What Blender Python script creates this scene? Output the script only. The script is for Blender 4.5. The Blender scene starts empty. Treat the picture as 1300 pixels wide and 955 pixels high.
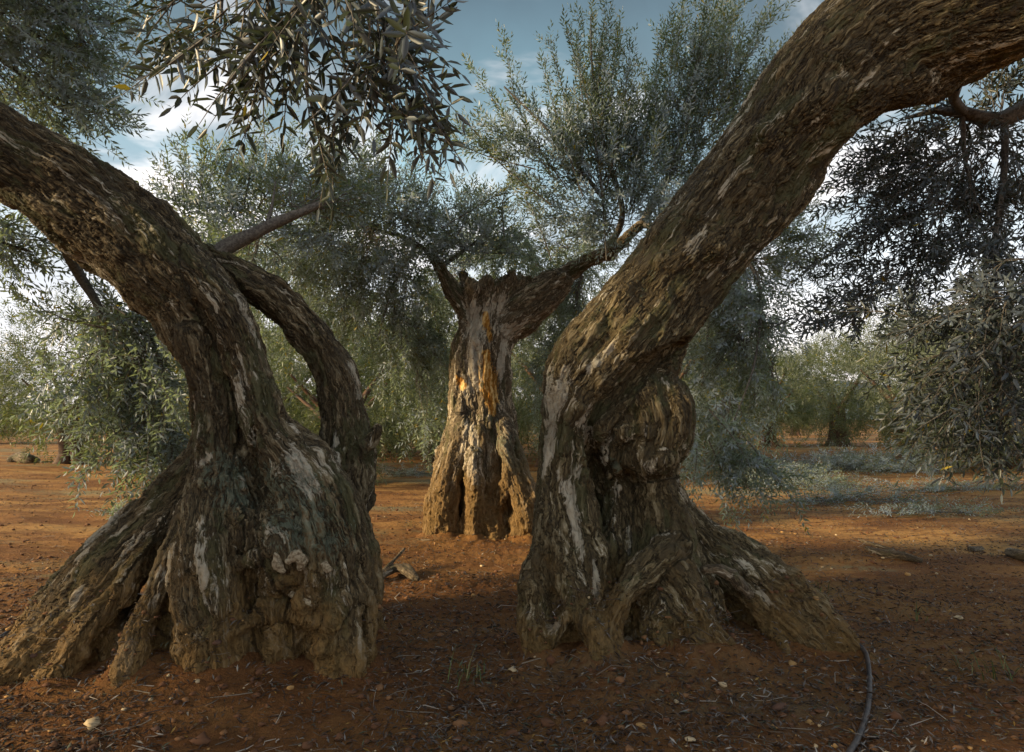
import bpy, math, random
import numpy as np
from mathutils import Vector, Matrix

# ------------------------------------------------------------------ camera, sky, sun, exposure
SC = bpy.context.scene
COL = SC.collection
F, CX, HY, CAMH = 820.0, 650.0, 532.0, 1.54          # focal length in photo pixels, horizon row, eye height
cam = bpy.data.cameras.new('camera')
cam.sensor_width = 36.0
cam.lens = 36.0 * F / 1300.0
cam.shift_y = (HY - 477.5) / 1300.0
cam.clip_start, cam.clip_end = 0.05, 9000
camo = bpy.data.objects.new('camera', cam)
COL.objects.link(camo)
camo.location = (0, 0, CAMH)
camo.rotation_euler = (math.radians(90), 0, 0)
SC.camera = camo

SUN_EL, SUN_AZ = math.radians(18), math.radians(252)   # azimuth measured clockwise from +Y
sd = Vector((math.sin(SUN_AZ) * math.cos(SUN_EL), math.cos(SUN_AZ) * math.cos(SUN_EL), math.sin(SUN_EL)))
sl = bpy.data.lights.new('sun', 'SUN')
sl.energy = 5.0
sl.angle = math.radians(6)
sl.color = (1.0, 0.76, 0.44)
so = bpy.data.objects.new('sun', sl)
COL.objects.link(so)
so.rotation_euler = sd.to_track_quat('Z', 'Y').to_euler()
so.location = sd * 50

W = bpy.data.worlds.new('World')
SC.world = W
W.use_nodes = True
nt = W.node_tree
nt.nodes.clear()
def nn(t, kind, **kw):
    n = t.nodes.new(kind)
    for k, v in kw.items():
        if k.startswith('i_'):
            key = k[2:].replace('_', ' ')
            n.inputs[key].default_value = v
        else:
            setattr(n, k, v)
    return n
def ramp(t, src, stops, interp='LINEAR'):
    n = t.nodes.new('ShaderNodeValToRGB')
    cr = n.color_ramp
    cr.interpolation = interp
    while len(cr.elements) > 1: cr.elements.remove(cr.elements[0])
    cr.elements[0].position = stops[0][0]
    cr.elements[0].color = tuple(stops[0][1]) + (1,)
    for p, c in stops[1:]:
        e = cr.elements.new(p)
        e.color = tuple(c) + (1,)
    t.links.new(src, n.inputs[0])
    return n.outputs[0]
def g(v): return (v, v, v)
def mixc(t, fac, a, b, mode='MIX'):
    n = t.nodes.new('ShaderNodeMix')
    n.data_type = 'RGBA'
    n.blend_type = mode
    for s, v in ((n.inputs[0], fac), (n.inputs[6], a), (n.inputs[7], b)):
        if isinstance(v, bpy.types.NodeSocket): t.links.new(v, s)
        elif isinstance(v, (int, float)): s.default_value = v if s == n.inputs[0] else (v, v, v, 1)
        else: s.default_value = tuple(v) + (1,)
    return n.outputs[2]
def mth(t, op, *a, clamp=False):
    n = t.nodes.new('ShaderNodeMath')
    n.operation = op
    n.use_clamp = clamp
    for i, v in enumerate(a):
        if isinstance(v, bpy.types.NodeSocket): t.links.new(v, n.inputs[i])
        else: n.inputs[i].default_value = v
    return n.outputs[0]
def vmul(t, v, s):
    n = t.nodes.new('ShaderNodeVectorMath')
    n.operation = 'MULTIPLY'
    t.links.new(v, n.inputs[0])
    n.inputs[1].default_value = s
    return n.outputs[0]
def vadd(t, a, b):
    n = t.nodes.new('ShaderNodeVectorMath')
    n.operation = 'ADD'
    t.links.new(a, n.inputs[0]); t.links.new(b, n.inputs[1])
    return n.outputs[0]
def noise(t, vec, scale, detail=4, rough=.55, lac=2.0, dist=0.0, out=0):
    n = nn(t, 'ShaderNodeTexNoise')
    n.inputs['Scale'].default_value = scale
    n.inputs['Detail'].default_value = detail
    n.inputs['Roughness'].default_value = rough
    n.inputs['Lacunarity'].default_value = lac
    n.inputs['Distortion'].default_value = dist
    if vec is not None: t.links.new(vec, n.inputs['Vector'])
    return n.outputs[out]
def smooth(t, v, a, b, lo=0.0, hi=1.0):
    n = t.nodes.new('ShaderNodeMapRange')
    n.interpolation_type = 'SMOOTHSTEP'
    n.inputs['From Min'].default_value = a
    n.inputs['From Max'].default_value = b
    n.inputs['To Min'].default_value = lo
    n.inputs['To Max'].default_value = hi
    t.links.new(v, n.inputs['Value'])
    return n.outputs[0]

sky = nn(nt, 'ShaderNodeTexSky', sky_type='NISHITA', sun_disc=False)
sky.sun_elevation, sky.sun_rotation = SUN_EL, SUN_AZ
sky.air_density, sky.dust_density = 1.2, 1.5
tc = nn(nt, 'ShaderNodeTexCoord')
sep = nn(nt, 'ShaderNodeSeparateXYZ')
nt.links.new(tc.outputs['Generated'], sep.inputs[0])
el = sep.outputs['Z']
zz = mth(nt, 'ADD', mth(nt, 'MAXIMUM', el, 0.0), 0.25)
cmb = nn(nt, 'ShaderNodeCombineXYZ')
nt.links.new(mth(nt, 'DIVIDE', sep.outputs['X'], zz), cmb.inputs[0])
nt.links.new(mth(nt, 'DIVIDE', sep.outputs['Y'], zz), cmb.inputs[1])
cn = noise(nt, cmb.outputs[0], 2.1, 6, .55, dist=.5)
cn2 = noise(nt, cmb.outputs[0], 1.25, 6, .55, dist=.4)
# heavy slate cloud high in view, unseen zenith brightened as fill, opening to a bright pale band towards the horizon (values in units of the physical sky)
deck = ramp(nt, el, [(0.0, (6.6, 6.0, 6.0)), (0.12, (6.4, 6.1, 6.2)), (0.24, (4.4, 4.9, 5.2)), (0.36, (2.0, 3.1, 3.5)), (0.46, (1.05, 1.75, 2.05)), (0.56, (.55, .85, 1.04)), (0.66, (1.2, 1.5, 1.9)), (0.8, (2.6, 2.9, 3.5)), (1.0, (3.2, 3.5, 4.2))])
dark = ramp(nt, el, [(0.0, (4.8, 4.6, 4.8)), (0.15, (4.0, 4.0, 4.3)), (0.34, (1.6, 2.2, 2.5)), (0.46, (.78, 1.08, 1.22)), (0.56, (.40, .54, .62)), (0.7, (.8, .95, 1.15)), (0.85, (2.0, 2.2, 2.6)), (1.0, (2.5, 2.7, 3.2))])
body = mixc(nt, smooth(nt, cn2, .40, .62), dark, deck)
lit = ramp(nt, el, [(0.0, (7.6, 6.9, 6.7)), (0.3, (6.6, 6.2, 6.1)), (0.5, (4.6, 4.5, 4.5)), (0.7, (2.6, 2.6, 2.8)), (1.0, (4.0, 4.0, 4.4))])
body = mixc(nt, smooth(nt, cn, .50, .66), body, lit)
allsky = mixc(nt, 0.88, sky.outputs[0], body)
bg = nn(nt, 'ShaderNodeBackground')
nt.links.new(allsky, bg.inputs['Color'])
bg.inputs['Strength'].default_value = 0.145
wo = nn(nt, 'ShaderNodeOutputWorld')
nt.links.new(bg.outputs[0], wo.inputs['Surface'])

SC.view_settings.view_transform = 'Standard'
SC.view_settings.look = 'None'
SC.view_settings.exposure = 0.75
SC.view_settings.gamma = 1.0
SC.view_settings.use_curve_mapping = False
SC.render.engine = 'CYCLES'
cy = SC.cycles
cy.use_denoising = True
cy.max_bounces = 4
cy.diffuse_bounces = 2
cy.glossy_bounces = 1
cy.transmission_bounces = 3
cy.transparent_max_bounces = 4
cy.volume_bounces = 0
cy.use_adaptive_sampling = True
cy.adaptive_threshold = 0.02
cy.caustics_reflective = cy.caustics_refractive = False
cy.sample_clamp_indirect = 4

rng = np.random.default_rng(11)
random.seed(11)

# ------------------------------------------------------------------ helpers
def P(px, py, Y):
    return np.array([(px - CX) * Y / F, Y, CAMH + (HY - py) * Y / F])

def tag(o, label=None, cat=None, group=None, kind=None):
    if label: o['label'] = label
    if cat: o['category'] = cat
    if group: o['group'] = group
    if kind: o['kind'] = kind
    return o
def empty(name, loc, label, cat, group=None):
    o = bpy.data.objects.new(name, None)
    o.empty_display_size = .2
    COL.objects.link(o)
    o.location = tuple(loc)
    return tag(o, label, cat, group)
def mesh_obj(name, V, faces, mat, parent=None, smooth_=True, attrs=None):
    """V (n,3) world coordinates; faces: (m,k) array or list of such arrays."""
    me = bpy.data.meshes.new(name)
    fl = faces if isinstance(faces, list) else [faces]
    fl = [np.asarray(f, dtype=np.int32) for f in fl if len(f)]
    V = np.asarray(V, dtype=np.float32)
    me.vertices.add(len(V))
    me.vertices.foreach_set('co', V.ravel())
    loops = np.concatenate([f.ravel() for f in fl])
    tot = np.concatenate([np.full(len(f), f.shape[1], dtype=np.int32) for f in fl])
    st = np.concatenate([[0], np.cumsum(tot)[:-1]]).astype(np.int32)
    me.loops.add(len(loops))
    me.loops.foreach_set('vertex_index', loops)
    me.polygons.add(len(tot))
    me.polygons.foreach_set('loop_start', st)
    me.polygons.foreach_set('loop_total', tot)
    if smooth_: me.polygons.foreach_set('use_smooth', np.ones(len(tot), dtype=bool))
    me.update(calc_edges=True)
    for k, a in (attrs or {}).items():
        a = np.asarray(a, dtype=np.float32)
        if a.ndim == 1:
            at = me.attributes.new(k, 'FLOAT', 'POINT'); at.data.foreach_set('value', a)
        else:
            at = me.attributes.new(k, 'FLOAT_VECTOR', 'POINT'); at.data.foreach_set('vector', a.ravel())
    me.materials.append(mat)
    o = bpy.data.objects.new(name, me)
    COL.objects.link(o)
    if parent is not None:
        o.parent = parent
        if parent.type == 'EMPTY':      # wood meshes already sit in world coordinates
            o.matrix_parent_inverse = Matrix.Translation(parent.location).inverted()
    return o

# ---- value noise in numpy
def _hash(ix, iy, iz, seed):
    h = (ix.astype(np.int64) * 374761393 + iy.astype(np.int64) * 668265263 + iz.astype(np.int64) * 2147483647 + seed * 974711) & 0xffffffff
    h = ((h ^ (h >> 13)) * 1274126177) & 0xffffffff
    h = (h ^ (h >> 16)) & 0xffff
    return h.astype(np.float32) / 65535.0
def vnoise(p, seed=0):
    i = np.floor(p).astype(np.int64)
    f = (p - i).astype(np.float32)
    f = f * f * (3 - 2 * f)
    r = 0
    for dx in (0, 1):
        wx = f[..., 0] if dx else 1 - f[..., 0]
        for dy in (0, 1):
            wy = f[..., 1] if dy else 1 - f[..., 1]
            for dz in (0, 1):
                wz = f[..., 2] if dz else 1 - f[..., 2]
                r = r + wx * wy * wz * _hash(i[..., 0] + dx, i[..., 1] + dy, i[..., 2] + dz, seed)
    return r * 2 - 1
def fbm(p, oct=4, seed=0):
    r, a, s = 0, 1.0, 0
    for o in range(oct):
        r = r + a * vnoise(p * (2 ** o) + o * 17.3, seed + o)
        s += a
        a *= .5
    return r / s

# ---- ground height
MOUNDS = [(-1.62, 4.35, 1.0, .10), (.95, 4.3, 1.0, .09), (-.30, 8.8, 1.1, .02), (-1.75, 3.75, .45, .08), (-2.2, 3.9, .3, .06), (.55, 3.75, .35, .07), (1.2, 3.9, .45, .07), (-2.35, 4.3, .35, .08), (1.55, 4.2, .4, .06)]
FIELDS = []
def ground_h(x, y, fine=True):
    x = np.asarray(x, dtype=np.float64); y = np.asarray(y, dtype=np.float64)
    p = np.stack([x, y, np.zeros_like(x)], -1)
    d = np.hypot(x, y)
    p = np.stack([x * .82 - y * .57, x * .57 + y * .82, np.zeros_like(x)], -1)
    h = .035 * fbm(p * .55 + 5, 3, 3) * np.clip(d / 3, 0, 1)
    # shallow cultivation ridges running across the view
    q = p.copy(); q[..., 0] *= .25
    h = h + .022 * vnoise(q * 2.1 + 9, 5)
    for mx, my, r, a in MOUNDS:
        h = h + a * np.exp(-((x - mx) ** 2 + (y - my) ** 2) / (r * r))
    if fine:
        h = h + .016 * fbm(p * 5, 3, 8) + .016 * np.abs(vnoise(p * 14, 12)) * (1 + vnoise(p * 1.7, 13))
        c = vnoise(p * 9 + 3, 15)
        h = h + .03 * np.clip(c - .55, 0, 1)
        for K in FIELDS:            # soil and litter banked up against the wood
            hi = K.lo + K.h * (K.n - 2)
            m = (x > K.lo[0]) & (x < hi[0]) & (y > K.lo[1]) & (y < hi[1])
            if np.any(m):
                pts = np.stack([x[m] if x.ndim else x[None][m[None]], y[m] if x.ndim else y[None][m[None]], (h[m] if x.ndim else h[None][m[None]]) + .06], -1)
                d = K.sample(pts)
                w = np.clip(1 - d / .10, 0, 1) ** 2 * (.055 + .03 * vnoise(pts * 5, 44))
                if x.ndim: h = h.copy(); h[m] += w
                else: h = h + w[0]
    return h

# ------------------------------------------------------------------ implicit trunks
def catmull(pts, step=.03):
    pts = np.asarray(pts, dtype=np.float64)
    if len(pts) == 1: pts = np.vstack([pts, pts + [[0, 0, 1e-3, 0]]])
    ext = np.vstack([2 * pts[0] - pts[1], pts, 2 * pts[-1] - pts[-2]])
    ext[:, 3] = np.maximum(ext[:, 3], 1e-3)
    out = []
    for i in range(1, len(ext) - 2):
        p0, p1, p2, p3 = ext[i - 1:i + 3]
        n = max(1, int(np.linalg.norm(p2[:3] - p1[:3]) / step))
        for k in range(n):
            t = k / n
            out.append(.5 * ((2 * p1) + (-p0 + p2) * t + (2 * p0 - 5 * p1 + 4 * p2 - p3) * t * t + (-p0 + 3 * p1 - 3 * p2 + p3) * t ** 3))
    out.append(ext[-2])
    return np.array(out)
def px_curve(l):
    """list of (px, py, Y, radius in px) -> world x, y, z, r"""
    return np.array([list(P(a, b, Y)) + [r * Y / F] for a, b, Y, r in l])
def frames(c):
    t = np.gradient(c[:, :3], axis=0)
    t /= np.linalg.norm(t, axis=1, keepdims=True) + 1e-9
    n = np.zeros_like(t); b = np.zeros_like(t)
    v = np.cross(t[0], [0.3, 1, 0.1]); v /= np.linalg.norm(v)
    for i in range(len(t)):
        v = v - t[i] * np.dot(v, t[i]); v /= np.linalg.norm(v)
        n[i] = v; b[i] = np.cross(t[i], v)
    s = np.concatenate([[0], np.cumsum(np.linalg.norm(np.diff(c[:, :3], axis=0), axis=1))])
    return t, n, b, s

class Field:
    def __init__(self, lo, hi, h):
        self.lo = np.array(lo, dtype=np.float64); self.h = h
        self.n = np.ceil((np.array(hi) - self.lo) / h).astype(int) + 1
        self.A = np.full(self.n, 1.0, dtype=np.float32)
        self.flow = []      # (curve, flaky)
    def _box(self, mn, mx):
        a = np.clip(np.floor((mn - self.lo) / self.h).astype(int), 0, self.n)
        b = np.clip(np.ceil((mx - self.lo) / self.h).astype(int) + 1, 0, self.n)
        return a, b
    def dist(self, c, pad):
        c = np.asarray(c)
        mn = (c[:, :3] - c[:, 3:4] - pad).min(0); mx = (c[:, :3] + c[:, 3:4] + pad).max(0)
        a, b = self._box(mn, mx)
        if np.any(b <= a): return None
        T = np.full(b - a, 1.0, dtype=np.float32)
        for i in range(len(c) - 1):
            p, q = c[i], c[i + 1]
            m0 = np.minimum(p[:3] - p[3], q[:3] - q[3]) - pad; m1 = np.maximum(p[:3] + p[3], q[:3] + q[3]) + pad
            a2, b2 = self._box(m0, m1)
            if np.any(b2 <= a2): continue
            gx, gy, gz = [((np.arange(a2[k], b2[k]) * self.h + self.lo[k] - p[k]).astype(np.float32)) for k in range(3)]
            X = gx[:, None, None]; Y = gy[None, :, None]; Z = gz[None, None, :]
            d = (q[:3] - p[:3]).astype(np.float32); L2 = float(d @ d) + 1e-9
            t = np.clip((X * d[0] + Y * d[1] + Z * d[2]) / L2, 0, 1)
            D = np.sqrt((X - t * d[0]) ** 2 + (Y - t * d[1]) ** 2 + (Z - t * d[2]) ** 2) - (p[3] + (q[3] - p[3]) * t)
            sl = tuple(slice(a2[k] - a[k], b2[k] - a[k]) for k in range(3))
            np.minimum(T[sl], D, out=T[sl])
        return T, tuple(slice(a[k], b[k]) for k in range(3))
    def add(self, c, k=.04, flaky=None, step=.06):
        c = catmull(c, step)
        r = self.dist(c, k + .05)
        if r is None: return
        T, sl = r
        A = self.A[sl]
        hh = np.clip(k - np.abs(A - T), 0, None) / k
        self.A[sl] = np.minimum(A, T) - hh * hh * k * .25
        if flaky is not None: self.flow.append((catmull(c, .03), flaky))
    def cut(self, c, k=.03, step=.06):
        c = catmull(c, step)
        r = self.dist(c, k + .05)
        if r is None: return
        T, sl = r
        A = self.A[sl]; T = -T
        hh = np.clip(k - np.abs(A - T), 0, None) / k
        self.A[sl] = np.maximum(A, T) + hh * hh * k * .25
    def strands(self, c, n, off=.62, rad=.42, twist=1.5, k=.03, seed=0, r0=0, lo=0.0, hi=1.0):
        c = catmull(c, .08)
        t, nn_, b, s = frames(c)
        rg = np.random.default_rng(seed)
        for j in range(n):
            ph = 2 * math.pi * (j + .5 * rg.random()) / n + r0
            m = slice(int(lo * len(c)), max(int(hi * len(c)), 2))
            w = ph + twist * s + .35 * np.sin(s * 3.1 + rg.random() * 6)
            rr = c[:, 3] * (off + .10 * np.sin(s * (2 + 2 * rg.random()) + rg.random() * 6))
            q = c.copy()
            q[:, :3] += (nn_ * np.cos(w)[:, None] + b * np.sin(w)[:, None]) * rr[:, None]
            q[:, 3] = c[:, 3] * (rad * (.85 + .4 * rg.random())) * (1 + .15 * np.sin(s * 5 + rg.random() * 6))
            self.add(q[m], k, step=.2)
    def sample(self, p):
        u = (p - self.lo) / self.h
        i = np.clip(np.floor(u).astype(int), 0, self.n - 2)
        f = np.clip(u - i, 0, 1)
        r = 0
        for dx in (0, 1):
            for dy in (0, 1):
                for dz in (0, 1):
                    w = (f[..., 0] if dx else 1 - f[..., 0]) * (f[..., 1] if dy else 1 - f[..., 1]) * (f[..., 2] if dz else 1 - f[..., 2])
                    r = r + w * self.A[i[..., 0] + dx, i[..., 1] + dy, i[..., 2] + dz]
        return r
    def hit(self, px, py, Y0, Y1):
        Ys = np.arange(Y0, Y1, .01)
        pts = np.stack([(px - CX) * Ys / F, Ys, CAMH + (HY - py) * Ys / F], -1)
        v = self.sample(pts)
        w = np.nonzero(v < 0)[0]
        return float(Ys[w[0]]) if len(w) else None
    def on(self, l, Y0, Y1, sink=0.0):
        """surface-following curve from (px, py, r_px[, sink in m])"""
        out, last = [], None
        for e in l:
            y = self.hit(e[0], e[1], Y0, Y1)
            if y is None: y = last if last else (Y0 + Y1) / 2
            last = y
            s = e[3] if len(e) > 3 else sink
            out.append([*P(e[0], e[1], y + s), e[2] * y / F])
        return np.array(out)
    def mesh(self):
        A, h = self.A, self.h
        A[0], A[-1] = 1, 1; A[:, 0], A[:, -1] = 1, 1; A[:, :, 0], A[:, :, -1] = 1, 1
        S = A < 0
        nx, ny, nz = self.n
        cnt = np.zeros((nx - 1, ny - 1, nz - 1), dtype=np.int8)
        for dx in (0, 1):
            for dy in (0, 1):
                for dz in (0, 1):
                    cnt += S[dx:nx - 1 + dx, dy:ny - 1 + dy, dz:nz - 1 + dz]
        act = (cnt > 0) & (cnt < 8)
        idx = np.full(act.shape, -1, dtype=np.int32)
        I = np.argwhere(act)
        idx[act] = np.arange(len(I), dtype=np.int32)
        acc = np.zeros((len(I), 3)); num = np.zeros(len(I))
        cor = [(a, b, c) for a in (0, 1) for b in (0, 1) for c in (0, 1)]
        val = {c: A[I[:, 0] + c[0], I[:, 1] + c[1], I[:, 2] + c[2]] for c in cor}
        for c in cor:
            for ax in range(3):
                if c[ax]: continue
                d = list(c); d[ax] = 1; d = tuple(d)
                a, b = val[c], val[d]
                m = (a < 0) != (b < 0)
                t = a[m] / (a[m] - b[m])
                pos = np.tile(np.array(c, dtype=float), (m.sum(), 1)); pos[:, ax] = t
                acc[m] += pos; num[m] += 1
        V = (I + acc / num[:, None]) * h + self.lo
        fs = []
        for ax in range(3):
            a, b = (ax + 1) % 3, (ax + 2) % 3
            s0 = [slice(None)] * 3; s1 = [slice(None)] * 3
            s0[ax] = slice(0, -1); s1[ax] = slice(1, None)
            D = S[tuple(s0)] != S[tuple(s1)]
            E = np.argwhere(D)
            E = E[(E[:, a] > 0) & (E[:, b] > 0) & (E[:, a] < self.n[a] - 1) & (E[:, b] < self.n[b] - 1)]
            ins = S[E[:, 0], E[:, 1], E[:, 2]]
            def cell(da, db):
                q = E.copy(); q[:, a] += da; q[:, b] += db
                return idx[q[:, 0], q[:, 1], q[:, 2]]
            Q = np.stack([cell(-1, -1), cell(0, -1), cell(0, 0), cell(-1, 0)], 1)
            Q[~ins] = Q[~ins][:, ::-1]
            fs.append(Q)
        return V, np.vstack(fs)
    def flow_attr(self, V):
        """straightened coordinates that follow the limbs, and flakiness"""
        C = []; T = []; N = []; B = []; S = []; ID = []; FL = []
        for i, (c, fl) in enumerate(self.flow):
            t, n, b, s = frames(c)
            C.append(c); T.append(t); N.append(n); B.append(b); S.append(s); ID.append(np.full(len(c), i))
            FL.append(np.interp(np.linspace(0, 1, len(c)), np.linspace(0, 1, len(fl)), fl))
        C, T, N, B = map(np.vstack, (C, T, N, B)); S, ID, FL = map(np.concatenate, (S, ID, FL))
        out = np.zeros((len(V), 3), dtype=np.float32); flk = np.zeros(len(V), dtype=np.float32)
        for a in range(0, len(V), 12000):
            v = V[a:a + 12000]
            d2 = ((v ** 2).sum(1)[:, None] + (C[:, :3] ** 2).sum(1)[None] - 2 * v @ C[:, :3].T).clip(1e-9)
            sd_ = np.sqrt(d2) - C[:, 3][None]
            best = sd_.argmin(1)
            same = ID[best][:, None] == ID[None, :]
            w = np.exp(-(sd_ - sd_[np.arange(len(v)), best][:, None]) / .012) * same
            w = np.where(w > 1e-3, w, 0); w /= w.sum(1, keepdims=True)
            cc = w @ C[:, :3]; tt = w @ T; n_ = w @ N; b_ = w @ B; ss = w @ S
            tt /= np.linalg.norm(tt, axis=1, keepdims=True)
            o = v - cc
            out[a:a + 12000, 0] = (o * n_).sum(1) + ID[best] * 3.7
            out[a:a + 12000, 1] = (o * b_).sum(1)
            out[a:a + 12000, 2] = ss + (o * tt).sum(1)
            flk[a:a + 12000] = w @ FL
        return out, flk

def streak_attr(V, streaks):
    """soft mask around polylines given as world (x,y,z,r)"""
    m = np.zeros(len(V), dtype=np.float32)
    for c in streaks:
        c = catmull(c, .03)
        for a in range(0, len(V), 40000):
            v = V[a:a + 40000]
            d = np.sqrt(((v[:, None, :] - c[None, :, :3]) ** 2).sum(2)) / c[None, :, 3]
            m[a:a + 40000] = np.maximum(m[a:a + 40000], np.clip((2.4 - d.min(1)) / 2.4, 0, 1))
    return m

# ------------------------------------------------------------------ materials
def new_mat(name):
    m = bpy.data.materials.new(name)
    m.use_nodes = True
    t = m.node_tree
    t.nodes.clear()
    out = nn(t, 'ShaderNodeOutputMaterial')
    b = nn(t, 'ShaderNodeBsdfPrincipled')
    t.links.new(b.outputs[0], out.inputs['Surface'])
    return m, t, b, out

def bark_mat(name, dark=(.012, .008, .004), mid=(.135, .098, .048), light=(.40, .34, .215), pale=(.56, .52, .44), soil=(.185, .108, .034),
             green=(.075, .074, .030), lichen=(.125, .165, .120), soil_h=(.05, .9), amp=1.0, glow=None, flake=1.0):
    m, t, b, out = new_mat(name)
    m.displacement_method = 'DISPLACEMENT'
    av = nn(t, 'ShaderNodeAttribute', attribute_name='bark').outputs['Vector']
    fl = nn(t, 'ShaderNodeAttribute', attribute_name='flaky').outputs['Fac']
    pa = nn(t, 'ShaderNodeAttribute', attribute_name='pale').outputs['Fac']
    mo = nn(t, 'ShaderNodeAttribute', attribute_name='moss').outputs['Fac']
    pos = nn(t, 'ShaderNodeNewGeometry').outputs['Position']
    sp = nn(t, 'ShaderNodeSeparateXYZ'); t.links.new(pos, sp.inputs[0])
    z = sp.outputs['Z']
    wv = nn(t, 'ShaderNodeTexNoise'); wv.inputs['Scale'].default_value = 8; wv.inputs['Detail'].default_value = 2
    t.links.new(av, wv.inputs['Vector'])
    warp = nn(t, 'ShaderNodeVectorMath'); warp.operation = 'MULTIPLY_ADD'
    t.links.new(wv.outputs['Color'], warp.inputs[0]); warp.inputs[1].default_value = (.06, .06, .22); t.links.new(av, warp.inputs[2])
    W_ = warp.outputs[0]
    # plates of bark, long axis along the limb, their size varying from place to place
    pv = vmul(t, W_, (1, 1, .21))
    v1 = nn(t, 'ShaderNodeTexVoronoi', feature='F1'); v2 = nn(t, 'ShaderNodeTexVoronoi', feature='DISTANCE_TO_EDGE')
    for v in (v1, v2):
        v.inputs['Scale'].default_value = 44; t.links.new(pv, v.inputs['Vector'])
    cellr = nn(t, 'ShaderNodeSeparateColor'); t.links.new(v1.outputs['Color'], cellr.inputs[0])
    edge = smooth(t, v2.outputs['Distance'], -.02, .20)
    df = nn(t, 'ShaderNodeVectorMath'); df.operation = 'SUBTRACT'
    t.links.new(pv, df.inputs[0]); t.links.new(v1.outputs['Position'], df.inputs[1])
    sp2 = nn(t, 'ShaderNodeSeparateXYZ'); t.links.new(df.outputs[0], sp2.inputs[0])
    tilt = mth(t, 'MULTIPLY_ADD', sp2.outputs['Z'], 14.0, .5)
    plate = mth(t, 'MULTIPLY', edge, mth(t, 'ADD', mth(t, 'MULTIPLY', tilt, .5), mth(t, 'MULTIPLY', cellr.outputs[0], .7)))
    # sinewy grain
    g1 = noise(t, vmul(t, W_, (8, 8, 1.0)), 1.0, 3, .6)
    g2 = noise(t, vmul(t, W_, (24, 24, 2.8)), 1.0, 4, .66)
    g3 = noise(t, vmul(t, W_, (85, 85, 11)), 1.0, 3, .7)
    rid = mth(t, 'SUBTRACT', 1.0, mth(t, 'MULTIPLY', mth(t, 'ABSOLUTE', mth(t, 'SUBTRACT', g1, .5)), 4.0))
    crk = smooth(t, mth(t, 'ABSOLUTE', mth(t, 'SUBTRACT', g2, .5)), .0, .035)       # thin splits along the grain
    lump = noise(t, vmul(t, av, (1, 1, .5)), 7, 2, .5)
    low = smooth(t, z, .15, .6)
    fk = smooth(t, mth(t, 'ADD', mth(t, 'MULTIPLY', fl, .80), mth(t, 'MULTIPLY', mth(t, 'SUBTRACT', lump, .5), 2.6)), .30, .62)
    h_fl = mth(t, 'ADD', mth(t, 'MULTIPLY', plate, .007 * flake), mth(t, 'MULTIPLY', g2, .026))
    h_si = mth(t, 'ADD', mth(t, 'MULTIPLY', mth(t, 'MULTIPLY', rid, low), .024), mth(t, 'MULTIPLY', g2, .030))
    hmix = nn(t, 'ShaderNodeMix'); t.links.new(fk, hmix.inputs[0]); t.links.new(h_si, hmix.inputs[2]); t.links.new(h_fl, hmix.inputs[3])
    n24 = noise(t, pos, 26, 4, .7)
    h = mth(t, 'ADD', hmix.outputs[0], mth(t, 'MULTIPLY', crk, .009))
    h = mth(t, 'ADD', h, mth(t, 'MULTIPLY', lump, .045))
    h = mth(t, 'ADD', h, mth(t, 'MULTIPLY', n24, .022))
    dsp = nn(t, 'ShaderNodeDisplacement'); dsp.inputs['Midlevel'].default_value = .066; dsp.inputs['Scale'].default_value = amp
    t.links.new(h, dsp.inputs['Height']); t.links.new(dsp.outputs[0], out.inputs['Displacement'])
    bp = nn(t, 'ShaderNodeBump'); bp.inputs['Strength'].default_value = 1.0; bp.inputs['Distance'].default_value = .022
    t.links.new(mth(t, 'MULTIPLY_ADD', crk, .25, mth(t, 'MULTIPLY', g3, 1.0)), bp.inputs['Height'])
    t.links.new(bp.outputs[0], b.inputs['Normal'])
    # colour of the wood itself
    tone = nn(t, 'ShaderNodeMix'); t.links.new(fk, tone.inputs[0])
    t.links.new(mth(t, 'MULTIPLY_ADD', g2, .55, mth(t, 'MULTIPLY', g3, .45)), tone.inputs[2])
    t.links.new(mth(t, 'MULTIPLY_ADD', plate, .16, mth(t, 'MULTIPLY_ADD', g3, .50, mth(t, 'MULTIPLY', g2, .30))), tone.inputs[3])
    c = ramp(t, tone.outputs[0], [(.33, dark), (.44, tuple(v * .5 for v in mid)), (.52, mid), (.60, tuple(.55 * a + .45 * b_ for a, b_ in zip(mid, light))), (.70, light)])
    c = mixc(t, mth(t, 'SUBTRACT', 1.0, crk), c, mixc(t, .8, c, dark))
    big = noise(t, pos, 2.6, 3, .6)
    c = mixc(t, smooth(t, big, .40, .66, 0, .5), c, tuple(v * .42 for v in mid))
    c = mixc(t, smooth(t, mth(t, 'ADD', noise(t, vmul(t, W_, (3, 3, 1.0)), 2.0, 3, .6), mth(t, 'MULTIPLY', n24, .35)), .70, .80, 0, .75), c, green)
    # bleached bare wood, in crisp slivers along the grain
    sil = mth(t, 'ADD', mth(t, 'MULTIPLY', noise(t, vmul(t, W_, (9, 9, 1.5)), 1.0, 3, .6), .50), mth(t, 'MULTIPLY_ADD', g2, .33, mth(t, 'MULTIPLY', g3, .25)))
    c = mixc(t, smooth(t, mth(t, 'ADD', mth(t, 'MULTIPLY', pa, .14), sil), .600, .655, 0, .8), c, mixc(t, g3, light, pale))
    crust = mth(t, 'ADD', mth(t, 'MULTIPLY', n24, .45), mth(t, 'MULTIPLY_ADD', g3, .45, mth(t, 'MULTIPLY', big, .25)))
    c = mixc(t, smooth(t, mth(t, 'ADD', mth(t, 'MULTIPLY', mo, .19), crust), .68, .74, 0, .6), c, mixc(t, g3, tuple(v * .5 for v in lichen), tuple(v * 1.3 for v in lichen)))
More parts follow.
